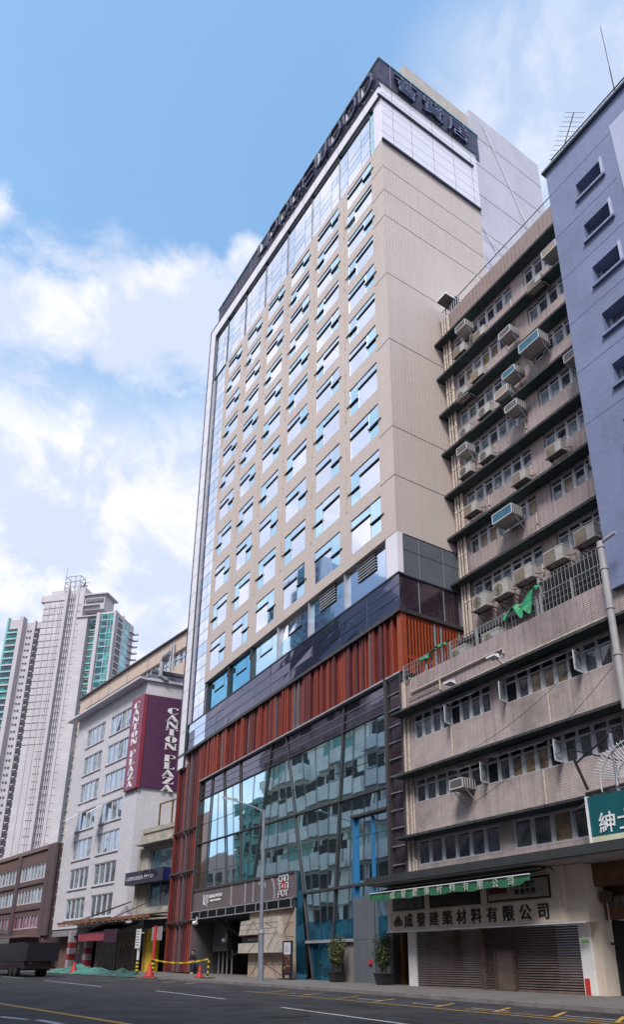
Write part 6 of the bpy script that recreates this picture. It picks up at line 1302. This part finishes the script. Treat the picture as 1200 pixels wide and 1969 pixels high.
# =================================================================== BUILDINGS ACROSS THE STREET (seen in the glass, or unseen and shading the street)
def opp(lab, x0, x1, y, h, m, bal, grp='buildings across the street seen in the hotel glass', kind=0, dep=14):
    t = thing('apartment_building', lab, 'building', ((x0 + x1) / 2, y, 0)); rg = random.Random(int(abs(x0)))
    mb = MB(); mb.box(x0, x1, y - dep, y, 0, h, m); mb.build('wall', t)
    wn = MB(); ledg = MB(); z_ = 4.2; F = 1.6 if bal else 1.15
    while z_ + 2.6 * F < h:
        if bal:
            a = x0 + .4
            while a + 4 < x1:
                w = min(rg.uniform(6, 13), x1 - a - .3); wn.box(a, a + w, y - .4, y + .03, z_ + 1.35 * F, z_ + 2.75 * F, BLACK if rg.random() < .8 else OPT); ledg.box(a - .4, a + w + .3, y, y + .95, z_ - .1, z_ + 1.35 * F, m); 
                if rg.random() < .4: ledg.box(a + w * .5, a + w * .5 + .25, y, y + .9, z_ + 1.35 * F, z_ + 2.8 * F, m)
                a += w + rg.choice((.6, 1.2, 4.5))
            ledg.box(x0 - .1, x1 + .1, y, y + .25, z_ + 2.85 * F, z_ + 3.0 * F, m)
        else:
            a = x0 + .9
            while a + 2 < x1: wn.box(a, a + 2.0, y - .4, y + .05, z_ + .8, z_ + 2.6, BLACK if rg.random() < .75 else G_TEA); ledg.box(a - .1, a + 1.7, y, y + .5, z_ + .55, z_ + .8, m); a += 3.6
        z_ += 3.1 * F
    wn.build('window', t); ledg.build('balcony', t)
opp('white balconied apartment block across the street, mirrored in the teal podium glass', -112, -80, -9.5, 44, OPW, True)
opp('low teal and white block across the street, mirrored at the middle of the podium glass', -122, -112.2, -9.5, 29, OPT, False)
opp('narrow pale tower across the street, mirrored at the left of the podium glass', -141, -130, -26, 44, OPW, False)
opp('pink apartment block farther down the street, mirrored low in the glass', -152, -122.4, -11, 21, OPP, False)
opp('unseen grey shading block across the street facing the old tenement', -79.5, -52, -9.5, 36, PLZ, True)  # out of view and not mirrored; height set to shade the street
opp('unseen beige shading block across the street behind the camera', -51.5, -20, -9.5, 30, BEI2, False)  # unseen, its height chosen for the shade it casts on the street
opp('unseen dark grey shading block across the street to the right of the camera', -19.5, 30, -9.5, 32, CONC, True)  # unseen block, height tuned to block light from the street
opp('very tall blue grey glass tower beyond the far side roofs', -215, -185, -70, 135, mat('blue_grey_tower', (.12, .20, .32), .4, metal=.3), False, dep=30)
opp('tall pale tower beyond the far side roofs', -165, -150, -60, 80, OPW, False, dep=20)

# =================================================================== one object per separate piece of the countable parts
def split_parts(names, cap=100):
    for o in [o for o in bpy.data.objects if o.type == 'MESH' and o.name.split('.')[0] in names and not o.children]:
        me = o.data; n = len(me.vertices); par = list(range(n))
        def f(i):
            while par[i] != i: par[i] = par[par[i]]; i = par[i]
            return i
        for p in me.polygons:
            a = f(p.vertices[0])
            for v in p.vertices[1:]: par[f(v)] = a
        comp = {}
        for p in me.polygons: comp.setdefault(f(p.vertices[0]), []).append(p)
        if len(comp) < 2: continue
        cs = sorted(comp.values(), key=lambda q: -sum(p.area for p in q)); groups = [[c] for c in cs[:cap]]
        if len(cs) > cap: groups.append(cs[cap:])
        nm = o.name.split('.')[0]; par_o = o.parent; mats = list(me.materials)
        for gi, g in enumerate(groups):
            ps = [p for c in g for p in c]; idx = {}; vs_ = []; fs = []
            for p in ps:
                t = []
                for v in p.vertices:
                    if v not in idx: idx[v] = len(vs_); vs_.append(me.vertices[v].co.copy())
                    t.append(idx[v])
                fs.append(t)
            m2 = bpy.data.meshes.new(nm); m2.from_pydata(vs_, [], fs)
            for mm in mats: m2.materials.append(mm)
            m2.polygons.foreach_set('material_index', [p.material_index for p in ps]); m2.update()
            q = bpy.data.objects.new(nm, m2); C.objects.link(q); q.parent = par_o; q.matrix_basis = o.matrix_basis.copy()
            if gi == cap: q['kind'] = 'stuff'
        bpy.data.objects.remove(o)
SPL = {'pillar', 'window_glazing', 'panel_joint', 'tile_joint', 'balcony', 'render_joint', 'bracing_cable', 'louvre_post', 'panel_seam', 'cladding_seam', 'rib', 'pilaster', 'side_fins', 'air_conditioner_box', 'window_frame', 'dark_trim', 'sign_swirl', 'stone_groove', 'travertine_joint', 'sticker', 'tail_light', 'strip_mullion', 'wall_joint', 'roof_louvre', 'roof_small_lettering', 'bracket_pair'}
split_parts(SPL)
dc = [o for o in bpy.data.objects if o.name.split('.')[0] == 'drain_pipe' and o.parent == H]
if dc:
    for o in dc: o.name = 'hotel_drain'
    split_parts({'hotel_drain'})
    for o in bpy.data.objects:
        if o.name.split('.')[0] == 'hotel_drain': o.name = 'drain_pipe'
